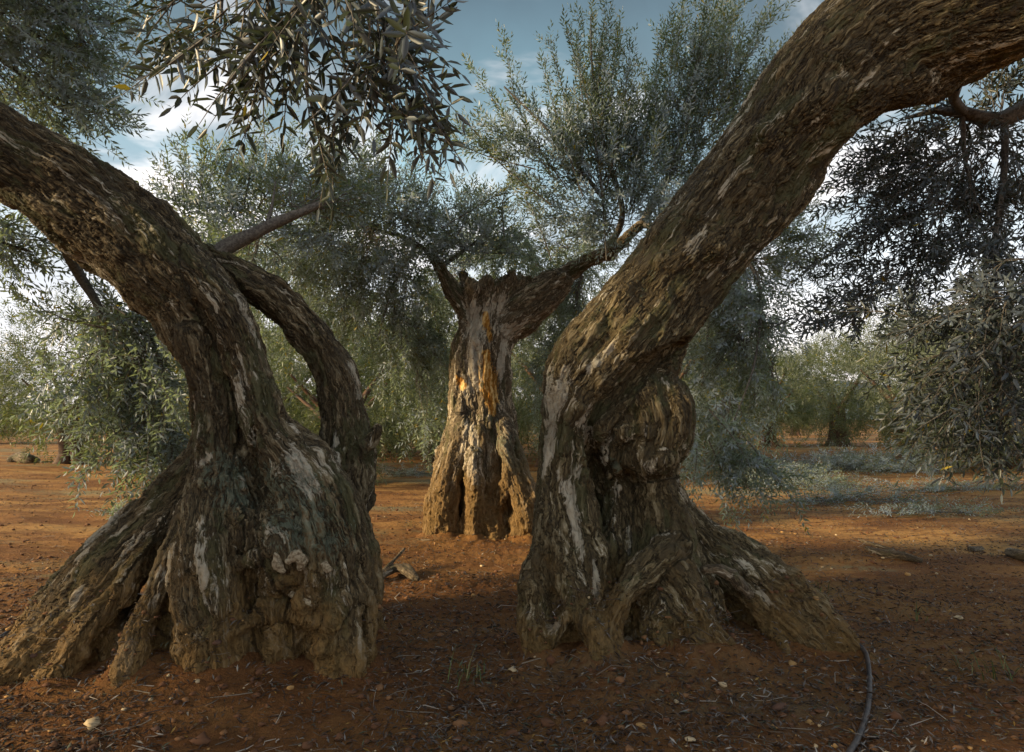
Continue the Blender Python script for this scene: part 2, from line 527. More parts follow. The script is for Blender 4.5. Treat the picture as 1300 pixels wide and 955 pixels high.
    zn = mth(t, 'ADD', z, mth(t, 'MULTIPLY', mth(t, 'SUBTRACT', mth(t, 'MULTIPLY_ADD', n24, .35, mth(t, 'MULTIPLY', big, .65)), .5), -2.2))
    c = mixc(t, smooth(t, zn, soil_h[0], soil_h[1], .88, 0), c, mixc(t, n24, tuple(v * .35 for v in soil), tuple(v * 1.6 for v in soil)))
    if glow:  # golden heartwood, the warm sunlight on it painted into the colour
        ga = nn(t, 'ShaderNodeAttribute', attribute_name='heart_glow').outputs['Fac']
        hw = ramp(t, g2, [(.35, (.16, .055, .008)), (.5, (.55, .25, .03)), (.62, (.85, .60, .25))])
        c = mixc(t, smooth(t, mth(t, 'ADD', mth(t, 'MULTIPLY', ga, .5), mth(t, 'MULTIPLY_ADD', g2, .5, mth(t, 'MULTIPLY', g3, .4))), .64, .72), c, hw)
    t.links.new(c, b.inputs['Base Color'])
    b.inputs['Roughness'].default_value = .75
    b.inputs['Specular IOR Level'].default_value = .3
    return m

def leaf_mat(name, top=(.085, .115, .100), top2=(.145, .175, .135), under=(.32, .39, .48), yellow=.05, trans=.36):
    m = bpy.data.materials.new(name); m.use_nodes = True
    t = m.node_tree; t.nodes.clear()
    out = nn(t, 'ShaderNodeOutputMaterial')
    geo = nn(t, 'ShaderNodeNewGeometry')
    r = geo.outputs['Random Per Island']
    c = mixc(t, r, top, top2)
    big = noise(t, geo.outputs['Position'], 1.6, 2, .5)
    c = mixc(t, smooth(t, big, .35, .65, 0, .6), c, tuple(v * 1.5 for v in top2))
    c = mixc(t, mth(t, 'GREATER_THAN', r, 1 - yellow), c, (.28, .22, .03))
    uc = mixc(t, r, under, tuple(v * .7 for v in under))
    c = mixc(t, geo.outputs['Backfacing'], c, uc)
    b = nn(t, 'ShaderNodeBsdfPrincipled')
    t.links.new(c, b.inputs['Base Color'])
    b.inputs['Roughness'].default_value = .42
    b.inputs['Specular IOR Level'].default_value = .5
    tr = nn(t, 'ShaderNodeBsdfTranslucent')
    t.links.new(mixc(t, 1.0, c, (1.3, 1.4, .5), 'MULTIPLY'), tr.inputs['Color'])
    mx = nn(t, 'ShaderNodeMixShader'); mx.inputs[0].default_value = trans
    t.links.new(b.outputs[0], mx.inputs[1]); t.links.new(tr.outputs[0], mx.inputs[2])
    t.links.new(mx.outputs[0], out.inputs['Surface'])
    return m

def simple_mat(name, c1, c2, scale=20, rough=.8, bump=.3, island=False, metal=0):
    m, t, b, out = new_mat(name)
    tcn = nn(t, 'ShaderNodeTexCoord').outputs['Object']
    f = noise(t, tcn, scale, 4, .6)
    c = mixc(t, smooth(t, f, .3, .7), c1, c2)
    if island:
        c = mixc(t, nn(t, 'ShaderNodeNewGeometry').outputs['Random Per Island'], c, tuple(.5 * (a + b_) * .6 for a, b_ in zip(c1, c2)))
    t.links.new(c, b.inputs['Base Color'])
    b.inputs['Roughness'].default_value = rough
    if bump:
        bp = nn(t, 'ShaderNodeBump'); bp.inputs['Strength'].default_value = bump; bp.inputs['Distance'].default_value = .01
        t.links.new(f, bp.inputs['Height']); t.links.new(bp.outputs[0], b.inputs['Normal'])
    return m

M_BARK_L = bark_mat('bark_left', soil_h=(.10, .85), amp=1.15)
M_BARK_R = bark_mat('bark_right', mid=(.145, .108, .050), light=(.44, .38, .24), soil_h=(.0, .75), amp=1.1)
M_BARK_C = bark_mat('bark_centre', dark=(.03, .02, .012), mid=(.25, .195, .12), light=(.56, .49, .36), pale=(.70, .65, .55), soil_h=(.35, 1.5), amp=1.5, glow=True)
M_LOG = bark_mat('log_bark', dark=(.02, .012, .008), mid=(.20, .15, .09), light=(.46, .38, .25), soil_h=(-2.5, -2.3), amp=.22)
M_TWIG = simple_mat('twig', (.05, .042, .034), (.16, .145, .12), 60)
M_BARK_FAR = simple_mat('far_bark', (.05, .028, .018), (.15, .085, .05), 9)
M_LEAF = leaf_mat('olive_leaf')
M_LEAF_SHADED = leaf_mat('olive_leaf_shaded', top=(.026, .035, .025), top2=(.050, .060, .040), under=(.10, .125, .145), yellow=.02, trans=.16)  # dark leaf copy, backlit silhouette shade put into its colour
M_LEAF_FAR = leaf_mat('olive_leaf_far', top=(.060, .080, .034), top2=(.105, .13, .052), under=(.17, .20, .15), yellow=.04)

# ------------------------------------------------------------------ ground
def build_ground():
    n = 760
    u = np.linspace(-1, 1, n)
    b = 9.2
    gx = 2500 * np.sinh(b * u) / math.sinh(b)
    gy = gx + 5.2
    X, Y = np.meshgrid(gx, gy, indexing='ij')
    Z = ground_h(X, Y)
    V = np.stack([X, Y, Z], -1).reshape(-1, 3)
    i = np.arange(n * n).reshape(n, n)
    Fq = np.stack([i[:-1, :-1], i[1:, :-1], i[1:, 1:], i[:-1, 1:]], -1).reshape(-1, 4)
    m, t, bs, out = new_mat('red_soil')
    pos = nn(t, 'ShaderNodeNewGeometry').outputs['Position']
    f1 = noise(t, pos, .55, 5, .6)
    f2 = noise(t, vmul(t, pos, (.5, 1.4, 1)), 1.3, 6, .68)
    f3 = noise(t, pos, 14, 5, .7)
    f4 = noise(t, pos, 75, 3, .7)
    c = mixc(t, smooth(t, f1, .35, .65), (.23, .108, .036), (.40, .225, .075))
    c = mixc(t, smooth(t, f2, .44, .58, 0, .8), c, (.13, .055, .022))
    c = mixc(t, smooth(t, f3, .50, .66, 0, .8), c, (.10, .042, .016))
    c = mixc(t, smooth(t, f4, .56, .68, 0, .7), c, (.46, .26, .075))
    vo = nn(t, 'ShaderNodeTexVoronoi'); vo.inputs['Scale'].default_value = 16
    t.links.new(pos, vo.inputs['Vector'])
    c = mixc(t, smooth(t, vo.outputs['Distance'], .10, .2, .5, 0), c, (.42, .24, .10))
    # dry straw-coloured weeds in broad swathes
    sw = noise(t, vmul(t, pos, (.35, 1.0, 1)), .42, 5, .65)
    c = mixc(t, mth(t, 'MULTIPLY', smooth(t, sw, .52, .62), smooth(t, f3, .40, .55)), c, (.22, .20, .11))
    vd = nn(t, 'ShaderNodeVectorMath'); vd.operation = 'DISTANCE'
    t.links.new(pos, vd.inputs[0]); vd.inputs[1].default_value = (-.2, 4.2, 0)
    near_shade = mth(t, 'ADD', mth(t, 'MULTIPLY', vd.outputs['Value'], .12), mth(t, 'MULTIPLY', f2, .9))
    c = mixc(t, smooth(t, near_shade, .62, 1.25, .72, 0), c, mixc(t, f3, (.045, .020, .009), (.19, .078, .024)))  # foreground shade painted in as darker soil around the near trees
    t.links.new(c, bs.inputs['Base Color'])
    bs.inputs['Roughness'].default_value = .93
    bs.inputs['Specular IOR Level'].default_value = .15
    bp = nn(t, 'ShaderNodeBump'); bp.inputs['Strength'].default_value = 1.0; bp.inputs['Distance'].default_value = .03
    t.links.new(mth(t, 'ADD', mth(t, 'MULTIPLY', f3, 1.0), mth(t, 'MULTIPLY', f4, .35)), bp.inputs['Height'])
    t.links.new(bp.outputs[0], bs.inputs['Normal'])
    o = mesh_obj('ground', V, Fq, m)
    tag(o, 'reddish orange soil of the olive grove', kind='structure')
    # far ridge
    a = np.linspace(-1.2, 1.2, 160)
    R = 2100.0
    hgt = 60 + 45 * fbm(np.stack([a * 5, a * 0, a * 0], -1), 4, 2) + 75 * np.exp(-((a - .40) / .16) ** 2)
    prof = [(1.0, 0), (1.02, .55), (1.06, 1.0), (1.16, 0)]
    V = []
    for fr, fz in prof:
        V.append(np.stack([np.sin(a) * R * fr, np.cos(a) * R * fr, hgt * fz - (2 if fz == 0 else 0)], -1))
    V = np.vstack(V); k = len(a)
    Fq = np.array([[r * k + j, r * k + j + 1, (r + 1) * k + j + 1, (r + 1) * k + j] for r in range(3) for j in range(k - 1)])
    hm = simple_mat('hill_haze', (.06, .09, .13), (.09, .12, .16), .01, bump=0)  # blue of distance haze painted into the ridge colour
    tag(mesh_obj('hills', V, Fq, hm), 'low blue ridge on the horizon', kind='structure')

# ------------------------------------------------------------------ tubes
def tube_arrays(curves, sides=5):
    """curves: list of (n,4) arrays -> V, F(quads) closed by tapering"""
    VV, FF, off = [], [], 0
    for c in curves:
        c = np.asarray(c)
        if len(c) < 2: continue
        t, n, b, s = frames(c)
        a = np.arange(sides) * 2 * math.pi / sides
        ring = c[:, None, :3] + c[:, None, 3:4] * (n[:, None, :] * np.cos(a)[None, :, None] + b[:, None, :] * np.sin(a)[None, :, None])
        m = len(c)
        VV.append(ring.reshape(-1, 3))
        i = np.arange(m - 1)[:, None] * sides + np.arange(sides)[None]
        j = np.arange(m - 1)[:, None] * sides + (np.arange(sides)[None] + 1) % sides
        FF.append(np.stack([i, j, j + sides, i + sides], -1).reshape(-1, 4) + off)
        off += m * sides
    return np.vstack(VV), np.vstack(FF)

# ------------------------------------------------------------------ foliage
def leaf_hi(L, w, curl, fold):
    x = np.array([0, .28, .28, .28, .66, .66, .66, 1.0]) * L
    y = np.array([0, -.46, 0, .46, -.42, 0, .42, 0]) * w
    z = np.array([0, fold, 0, fold, fold, 0, fold, 0]) * w - curl * L * np.array([0, .08, .08, .08, .43, .43, .43, 1.0])
    return np.stack([x, y, z], -1)
HI_T = np.array([[0, 1, 2], [0, 2, 3], [4, 7, 5], [5, 7, 6]])
HI_Q = np.array([[1, 4, 5, 2], [2, 5, 6, 3]])
def leaf_lo(L, w, curl, fold):
    return np.stack([np.array([0, .5, 1, .5]) * L, np.array([0, -.5, 0, .5]) * w, np.array([0, fold * w - curl * L * .2, -curl * L, fold * w - curl * L * .2])], -1)
LO_T = np.array([[0, 1, 2], [0, 2, 3]])
def spray_template(rg, hi, length, pairs, L, w):
    """leafy shoot growing along +Z; returns leaf vertices (n, k, 3) and stem polyline"""
    bend = rg.normal(0, .10, 2)
    def ctr(u): return np.array([bend[0] * length * u * u, bend[1] * length * u * u, length * u])
    out = []
    ph = rg.random() * 6
    for i in range(pairs):
        u = .10 + .88 * i / pairs
        sc = .62 + .42 * math.sin(math.pi * min(1, .2 + u * .75))
        for s_ in (0, 1):
            if rg.random() < .07: continue
            az = ph + i * math.pi / 2 * 1.08 + s_ * math.pi + rg.normal(0, .25)
            inc = math.radians(38 + 20 * rg.random() + (1 - u) * 14)
            d = np.array([math.sin(inc) * math.cos(az), math.sin(inc) * math.sin(az), math.cos(inc)])
            side = np.cross(d, [0, 0, 1.0]); side /= np.linalg.norm(side)
            up = np.cross(side, d)
            rl = rg.normal(0, .5)
            sd2 = side * math.cos(rl) + up * math.sin(rl); up2 = np.cross(sd2, d) * -1
            f = leaf_hi if hi else leaf_lo
            lv = f(L * sc * (.85 + .3 * rg.random()), w * (.8 + .35 * rg.random()), rg.normal(.05, .10), .18 + .2 * rg.random())
            R = np.stack([d, sd2, up2], 0)
            out.append(lv @ R + ctr(u))
    lv = (leaf_hi if hi else leaf_lo)(L * .8, w * .8, 0, .2)
    out.append(lv @ np.array([[0, 0, 1.], [0, 1, 0], [1, 0, 0]]) + ctr(1))
    stem = np.array([[*ctr(u), (.0030 if hi else .002) * (1.1 - .8 * u)] for u in (0, .35, .7, 1.0)])
    return np.array(out), stem
def make_templates(seed, hi, length=.26, pairs=10, L=.058, w=.0125, n=8):
    rg = np.random.default_rng(seed)
    return [spray_template(rg, hi, length * (.75 + .5 * rg.random()), max(3, int(pairs * (.75 + .5 * rg.random()))), L, w) for _ in range(n)]
def rot_from(dirs, rg):
    d = dirs / (np.linalg.norm(dirs, axis=1, keepdims=True) + 1e-9)
    a = rg.normal(size=d.shape)
    x = a - d * (a * d).sum(1, keepdims=True); x /= np.linalg.norm(x, axis=1, keepdims=True)
    y = np.cross(d, x)
    return np.stack([x, y, d], 1)      # rows: images of local axes
class Foliage:
    def __init__(self, tmpl, hi, seed):
        self.t, self.hi, self.rg = tmpl, hi, np.random.default_rng(seed)
        self.pos, self.dir, self.sc = [], [], []
        self.wood = []
    def spray(self, p, d, s=1.0):
        self.pos.append(p); self.dir.append(d); self.sc.append(s)
    def shoot(self, c, gap=.07, start=.15, spread=.75, lift=.0, s=1.0):
        """sprays along a polyline (n,3); lift bends the sprays up (+) or down (-)"""
        rg = self.rg
        seg = np.diff(c, axis=0); L = np.linalg.norm(seg, axis=1); cum = np.concatenate([[0], np.cumsum(L)])
        tot = cum[-1]
        u = tot * start
        while u < tot:
            k = min(np.searchsorted(cum, u) - 1, len(seg) - 1); k = max(k, 0)
            f = (u - cum[k]) / max(L[k], 1e-6)
            p = c[k] + seg[k] * f
            t_ = seg[k] / max(L[k], 1e-6)
            d = t_ + rg.normal(0, spread, 3) * .9 + np.array([0, 0, lift])
            self.spray(p, d, s * (.8 + .4 * rg.random()) * (1.1 - .3 * u / tot))
            u += gap * (.6 + .8 * rg.random())
        self.spray(c[-1], seg[-1] / max(L[-1], 1e-6) + np.array([0, 0, lift * .5]), s)
    def clump(self, C, R, anchor, n, gap=.08, lift=0., grav=0., s=1.0, wood_r=.0042, spread=.75, shell=.35):
        """branchlets from the anchor out to n points of an ellipsoid"""
        rg = self.rg
        C, R, anchor = map(np.asarray, (C, R, anchor))
        q = rg.normal(size=(n, 3)); q /= np.linalg.norm(q, axis=1, keepdims=True)
        rr = (shell + (1 - shell) * rg.random(n)) ** .6
        ends = C + q * rr[:, None] * R
        for e in ends:
            # leave the main wood part of the way to the end point
            a = anchor + (e - anchor) * .25 * rg.random() + rg.normal(0, .05, 3) * R
            mid = (a + e) / 2 + rg.normal(0, .10, 3) * np.linalg.norm(e - a) + np.array([0, 0, grav * np.linalg.norm(e - a)])
            c = catmull(np.array([[*a, wood_r], [*mid, wood_r * .7], [*e, wood_r * .3]]), max(.05, np.linalg.norm(e - a) / 7))
            self.wood.append(c)
            self.shoot(c[:, :3], gap, .35, spread, lift, s)
    def build(self, name_wood, name_leaf, tree, mat_leaf, mat_wood=None, stems=False, sides=4, kind_leaf=None):
        pos = np.array(self.pos); dr = np.array(self.dir); sc = np.array(self.sc)
        rg = self.rg
        which = rg.integers(0, len(self.t), len(pos))
        R = rot_from(dr, rg)
        VV = []; wood = list(self.wood)
        sv, sf, so_ = [], [], 0
        for k, (lv, stem) in enumerate(self.t):
            m = np.nonzero(which == k)[0]
            if not len(m): continue
            v = np.einsum('nkj,mji->mnki', lv, R[m]) * sc[m][:, None, None, None] + pos[m][:, None, None, :]
            VV.append(v.reshape(-1, lv.shape[1], 3))
            if stems:
                sp_, sf_ = tube_arrays([stem], 3)
                w = np.einsum('nj,mji->mni', sp_, R[m]) * sc[m][:, None, None] + pos[m][:, None, :]
                n_ = len(sp_)
                sv.append(w.reshape(-1, 3)); sf.append((sf_[None] + (np.arange(len(m)) * n_)[:, None, None]).reshape(-1, 4) + so_); so_ += len(m) * n_
        LV = np.vstack(VV); k = LV.shape[1]; n = len(LV)
        base = (np.arange(n) * k)[:, None, None]
        Fs = [(HI_T[None] + base).reshape(-1, 3), (HI_Q[None] + base).reshape(-1, 4)] if self.hi else [(LO_T[None] + base).reshape(-1, 3)]
        wv, wf = tube_arrays(wood, sides)
        if stems:
            sv = np.vstack(sv); wf = np.vstack([wf, np.vstack(sf) + len(wv)]); wv = np.vstack([wv, sv])
        wo_ = mesh_obj(name_wood, wv, wf, mat_wood or M_TWIG, tree)
        lo_ = mesh_obj(name_leaf, LV.reshape(-1, 3), Fs, mat_leaf, wo_, smooth_=False)
        self.count = n
        print('foliage', name_leaf, n, 'leaves')
        return wo_, lo_
def limb(*pts):
    """world tube from (px,py,Y,r_m)"""
    return catmull(np.array([[*P(a, b, Y), r] for a, b, Y, r in pts]), .12)

QUICK = False
T_HI = make_templates(1, True, .25, 7, .070, .0160)
T_MID = make_templates(2, False, .27, 8, .072, .0185)
T_BIG = make_templates(3, False, .55, 9, .13, .030)

def vnormals(V, Q):
    fn = np.cross(V[Q[:, 2]] - V[Q[:, 0]], V[Q[:, 3]] - V[Q[:, 1]])
    N = np.stack([np.bincount(Q.ravel(), np.repeat(fn[:, k], 4), len(V)) for k in range(3)], 1)
    return N / (np.linalg.norm(N, axis=1, keepdims=True) + 1e-12)
def subdivide(V, Q, arrs):
    E = np.stack([Q, np.roll(Q, -1, 1)], -1).reshape(-1, 2)
    E.sort(axis=1)
    key = E[:, 0].astype(np.int64) * len(V) + E[:, 1]
    u, inv = np.unique(key, return_inverse=True)
    e0, e1 = (u // len(V)).astype(int), (u % len(V)).astype(int)
    inv = inv.reshape(-1, 4) + len(V)
    n0 = len(V); nf = n0 + len(u) + np.arange(len(Q))
    out = [np.concatenate([a, (a[e0] + a[e1]) / 2, a[Q].mean(1)]) for a in [V] + arrs]
    Q2 = np.concatenate([np.stack([Q[:, k], inv[:, k], nf, inv[:, k - 1]], 1) for k in range(4)])
    V2 = out[0]
    # one relaxation pass
    a, b = Q2.ravel(), np.roll(Q2, -1, 1).ravel()
    cnt = np.bincount(a, minlength=len(V2)) + np.bincount(b, minlength=len(V2))
    av = np.stack([np.bincount(a, V2[b, k], len(V2)) + np.bincount(b, V2[a, k], len(V2)) for k in range(3)], 1) / cnt[:, None]
    return V2 * .4 + av * .6, Q2, out[1:]
def finish_trunk(Fd, tree, mat, name='trunk', pale=(), moss=(), heart_glow=None, rough=1.0):
    V, Q = Fd.mesh()
    fa, fk = Fd.flow_attr(V)
    N = vnormals(V, Q)
    low = np.clip(1 - V[:, 2] / .9, 0, 1) ** 1.2
    d = (.018 + .050 * low) * fbm(V * 5.5, 4, 31) + .030 * low * fbm(V * 15, 3, 37)
    fs = fa * np.array([1, 1, .22])
    sw = np.clip((V[:, 2] - .05) / .6, .15, 1)
    d = d + sw * ((.026 * (1 - fk)) * (1 - 2 * np.abs(fbm(fs * 11, 3, 51))) - .021 * (1 - fk))
    # knots and burrs
    kn = np.clip(vnoise(V * 4.3 + 3, 71) - .35, 0, 1)
    d = d + .10 * kn * (1 - .5 * fk)
    V = V + N * (d * rough)[:, None]
    at = {'bark': fa, 'flaky': fk, 'pale': streak_attr(V, pale) if len(pale) else np.zeros(len(V)), 'moss': streak_attr(V, moss) if len(moss) else np.zeros(len(V))}
    if heart_glow is not None: at['heart_glow'] = streak_attr(V, heart_glow)
    ks = list(at)
    V, Q, ar = subdivide(V, Q, [at[k] for k in ks])
    o = mesh_obj(name, V, Q, mat, tree, attrs=dict(zip(ks, ar)))
    print(name, len(V), 'verts')
    return o

# ================================================================== LEFT TREE
def left_tree():
    tree = empty('olive_tree', (-1.7, 4.4, 0), 'ancient olive tree on the left, two leaning stems joined above a broad rooted base', 'tree', 'old olive trees in the foreground')
    H = .013
    Fd = Field((-6.1, 3.0, -.25), (-.65, 5.4, 4.9), H)
    main = px_curve([(-420, -30, 3.9, 44), (-250, 55, 4.0, 48), (-110, 120, 4.1, 50), (0, 190, 4.2, 53), (90, 247, 4.3, 55), (165, 305, 4.4, 57), (232, 368, 4.42, 56), (278, 432, 4.42, 48), (298, 500, 4.42, 46), (304, 560, 4.42, 52), (312, 620, 4.42, 72), (322, 680, 4.42, 98), (328, 740, 4.42, 118), (332, 810, 4.42, 132), (335, 900, 4.42, 148)])
    Fd.add(main, .05, flaky=[1, 1, 1, 1, 1, .9, .5, .3, .2, .2, .1])
    Fd.strands(main[3:], 6, .70, .34, .9, .03, 3)
    B = px_curve([(235, 335, 4.32, 26), (288, 400, 4.22, 28), (312, 455, 4.2, 25), (327, 505, 4.15, 26), (347, 555, 4.1, 31), (388, 610, 4.05, 42), (416, 665, 4.0, 48), (430, 730, 4.0, 44), (436, 800, 3.95, 42), (438, 900, 3.85, 48)])
    Fd.add(B, .045, flaky=[.9, .6, .3, .1, .1])
    Fd.strands(B[3:], 3, .6, .5, 1.2, .03, 8)
    A = px_curve([(250, 430, 4.2, 20), (268, 490, 4.18, 22), (276, 550, 4.15, 24), (270, 610, 4.1, 26), (262, 660, 3.95, 34), (262, 730, 3.8, 42), (270, 820, 3.75, 50), (275, 910, 3.7, 55)])
    Fd.add(A, .04, flaky=[.6, .4, .2, .1])
    # bulge beside the crease
    Fd.add(Fd.on([(300, 600, 18), (298, 640, 24), (312, 680, 24)], 3.2, 5, .02), .03)
    Fd.add(Fd.on([(350, 640, 26), (365, 690, 34), (370, 740, 30)], 3.2, 5, .06), .05)
    # big buttress root sweeping left
    R1 = px_curve([(290, 545, 4.3, 26), (252, 603, 4.22, 33), (205, 655, 4.15, 31), (160, 695, 4.08, 34), (122, 738, 4.0, 37), (80, 788, 3.92, 37), (38, 842, 3.82, 42), (-5, 915, 3.7, 44)])
    Fd.add(R1, .05, flaky=[.5, .3, .15, .1])
    Fd.strands(R1[1:], 5, .72, .36, 1.6, .02, 5)
    Fd.add(px_curve([(230, 650, 4.05, 14), (190, 690, 3.95, 14), (165, 740, 3.85, 15), (125, 785, 3.75, 18), (85, 840, 3.65, 20), (55, 900, 3.6, 22)]), .03)
    Fd.add(px_curve([(225, 650, 4.12, 22), (170, 712, 4.02, 30), (128, 770, 3.92, 34), (90, 828, 3.84, 40), (60, 900, 3.75, 48)]), .07)
    Fd.add(px_curve([(205, 800, 4.05, 46), (230, 850, 3.95, 62), (240, 920, 3.9, 74)]), .09)
    # hollow between the buttress and the trunk
    Fd.cut(px_curve([(220, 695, 3.95, 12), (198, 725, 3.85, 22), (176, 765, 3.72, 26), (158, 800, 3.62, 22)]), .05)
    Fd.cut(px_curve([(208, 712, 4.1, 12), (185, 755, 3.98, 20), (168, 788, 3.88, 16)]), .05)
    Fd.add(px_curve([(244, 645, 3.98, 18), (222, 690, 3.85, 13), (205, 735, 3.78, 12), (188, 780, 3.72, 15), (174, 825, 3.64, 24), (166, 900, 3.55, 34)]), .025, flaky=[0, 0])
    Fd.add(px_curve([(120, 795, 3.95, 30), (165, 830, 3.9, 34), (180, 900, 3.9, 60)]), .06)
    # second stem arching back into the limb
    S = px_curve([(180, 300, 4.5, 22), (225, 320, 4.55, 24), (270, 340, 4.6, 25), (314, 358, 4.65, 22), (358, 388, 4.7, 22), (398, 430, 4.72, 23), (427, 482, 4.72, 24), (438, 540, 4.7, 28), (437, 590, 4.68, 35), (436, 632, 4.62, 32), (432, 670, 4.55, 26), (438, 740, 4.45, 34), (440, 850, 4.3, 44)])
    Fd.add(S, .035, flaky=[.9, .7, .5, .3, .1, .1])
    Fd.strands(S[1:], 4, .66, .42, 1.5, .02, 9)
    Fd.add(px_curve([(452, 575, 4.6, 12), (470, 560, 4.6, 8), (478, 545, 4.6, 6)]), .02)
    Fd.add(Fd.on([(412, 600, 14), (420, 580, 12), (405, 625, 12)], 4.2, 5, .02), .03)
    # creases in the front
    Fd.cut(Fd.on([(322, 545, 5), (328, 590, 7), (331, 630, 8), (322, 655, 8), (312, 648, 5)], 3.2, 5, .01), .03)
    Fd.cut(Fd.on([(250, 385, 5), (270, 420, 8), (268, 455, 6), (280, 520, 4)], 3.2, 5, .01), .03)
    Fd.cut(Fd.on([(330, 745, 8), (333, 790, 12), (325, 835, 10)], 3.0, 5, .02), .05)
    Fd.cut(Fd.on([(455, 705, 3), (462, 745, 5), (458, 790, 5), (466, 835, 4)], 3.2, 5, .01), .02)
    Fd.cut(Fd.on([(235, 740, 18), (250, 790, 20)], 3.0, 5, -.03), .05)
    for l in ([(262, 560, 6), (290, 585, 7), (300, 612, 6)], [(245, 700, 7), (300, 715, 8), (345, 700, 6)], [(300, 800, 8), (350, 775, 9), (400, 790, 7)], [(402, 700, 6), (395, 750, 8), (380, 800, 9), (365, 850, 11)], [(420, 690, 7), (430, 760, 8), (410, 820, 9)], [(280, 640, 5), (318, 668, 7), (322, 700, 6)]):
        Fd.add(Fd.on(l, 3.0, 5, .0), .035)
    for l in ([(70, 215, 12)], [(150, 322, 11)], [(-40, 190, 14)], [(225, 345, 9)]): Fd.add(Fd.on([l[0], (l[0][0] + 4, l[0][1] + 3, l[0][2])], 3, 5, .03), .06)
    pale = [Fd.on([(300, 375, 4), (318, 410, 5), (330, 440, 4)], 3, 5), Fd.on([(222, 695, 8), (207, 732, 10), (195, 765, 7)], 3, 5), Fd.on([(110, 720, 4), (98, 745, 5), (92, 775, 4), (135, 690, 3), (160, 672, 3)], 3, 5),
            Fd.on([(372, 590, 10), (390, 610, 12), (400, 622, 9)], 3, 5), Fd.on([(442, 470, 9), (450, 500, 6)], 3, 5), Fd.on([(255, 590, 5), (268, 580, 4)], 3, 5), Fd.on([(160, 830, 12), (165, 860, 12)], 3, 5), Fd.on([(430, 560, 10), (425, 590, 9)], 3, 5)]
    moss = [Fd.on([(290, 600, 24), (300, 640, 18)], 3, 5), Fd.on([(345, 610, 20), (380, 650, 36), (415, 680, 28), (350, 660, 20)], 3, 5)]
    finish_trunk(Fd, tree, M_BARK_L, 'trunk', pale, moss)
    # pale knobs of living wood low on the trunk
    kn = simple_mat('knob', (.13, .085, .04), (.42, .35, .23), 55, .85, bump=1.0)
    for l in ([(366, 712, 5), (376, 705, 8), (384, 712, 7), (381, 722, 4)], [(350, 705, 4), (353, 717, 6), (358, 724, 5)], [(370, 750, 6), (381, 757, 8), (392, 766, 6)], [(412, 716, 5), (417, 722, 5)]):
        c = Fd.on(l, 3, 5, -.014)
        K = Field(c[:, :3].min(0) - .12, c[:, :3].max(0) + .12, .005)
        K.add(c, .02)
        V, Q = K.mesh()
        V = V + vnormals(V, Q) * (.014 * fbm(V * 30, 3, 3))[:, None]
        mesh_obj('root_knob', V, Q, kn, tree)
    return tree, Fd

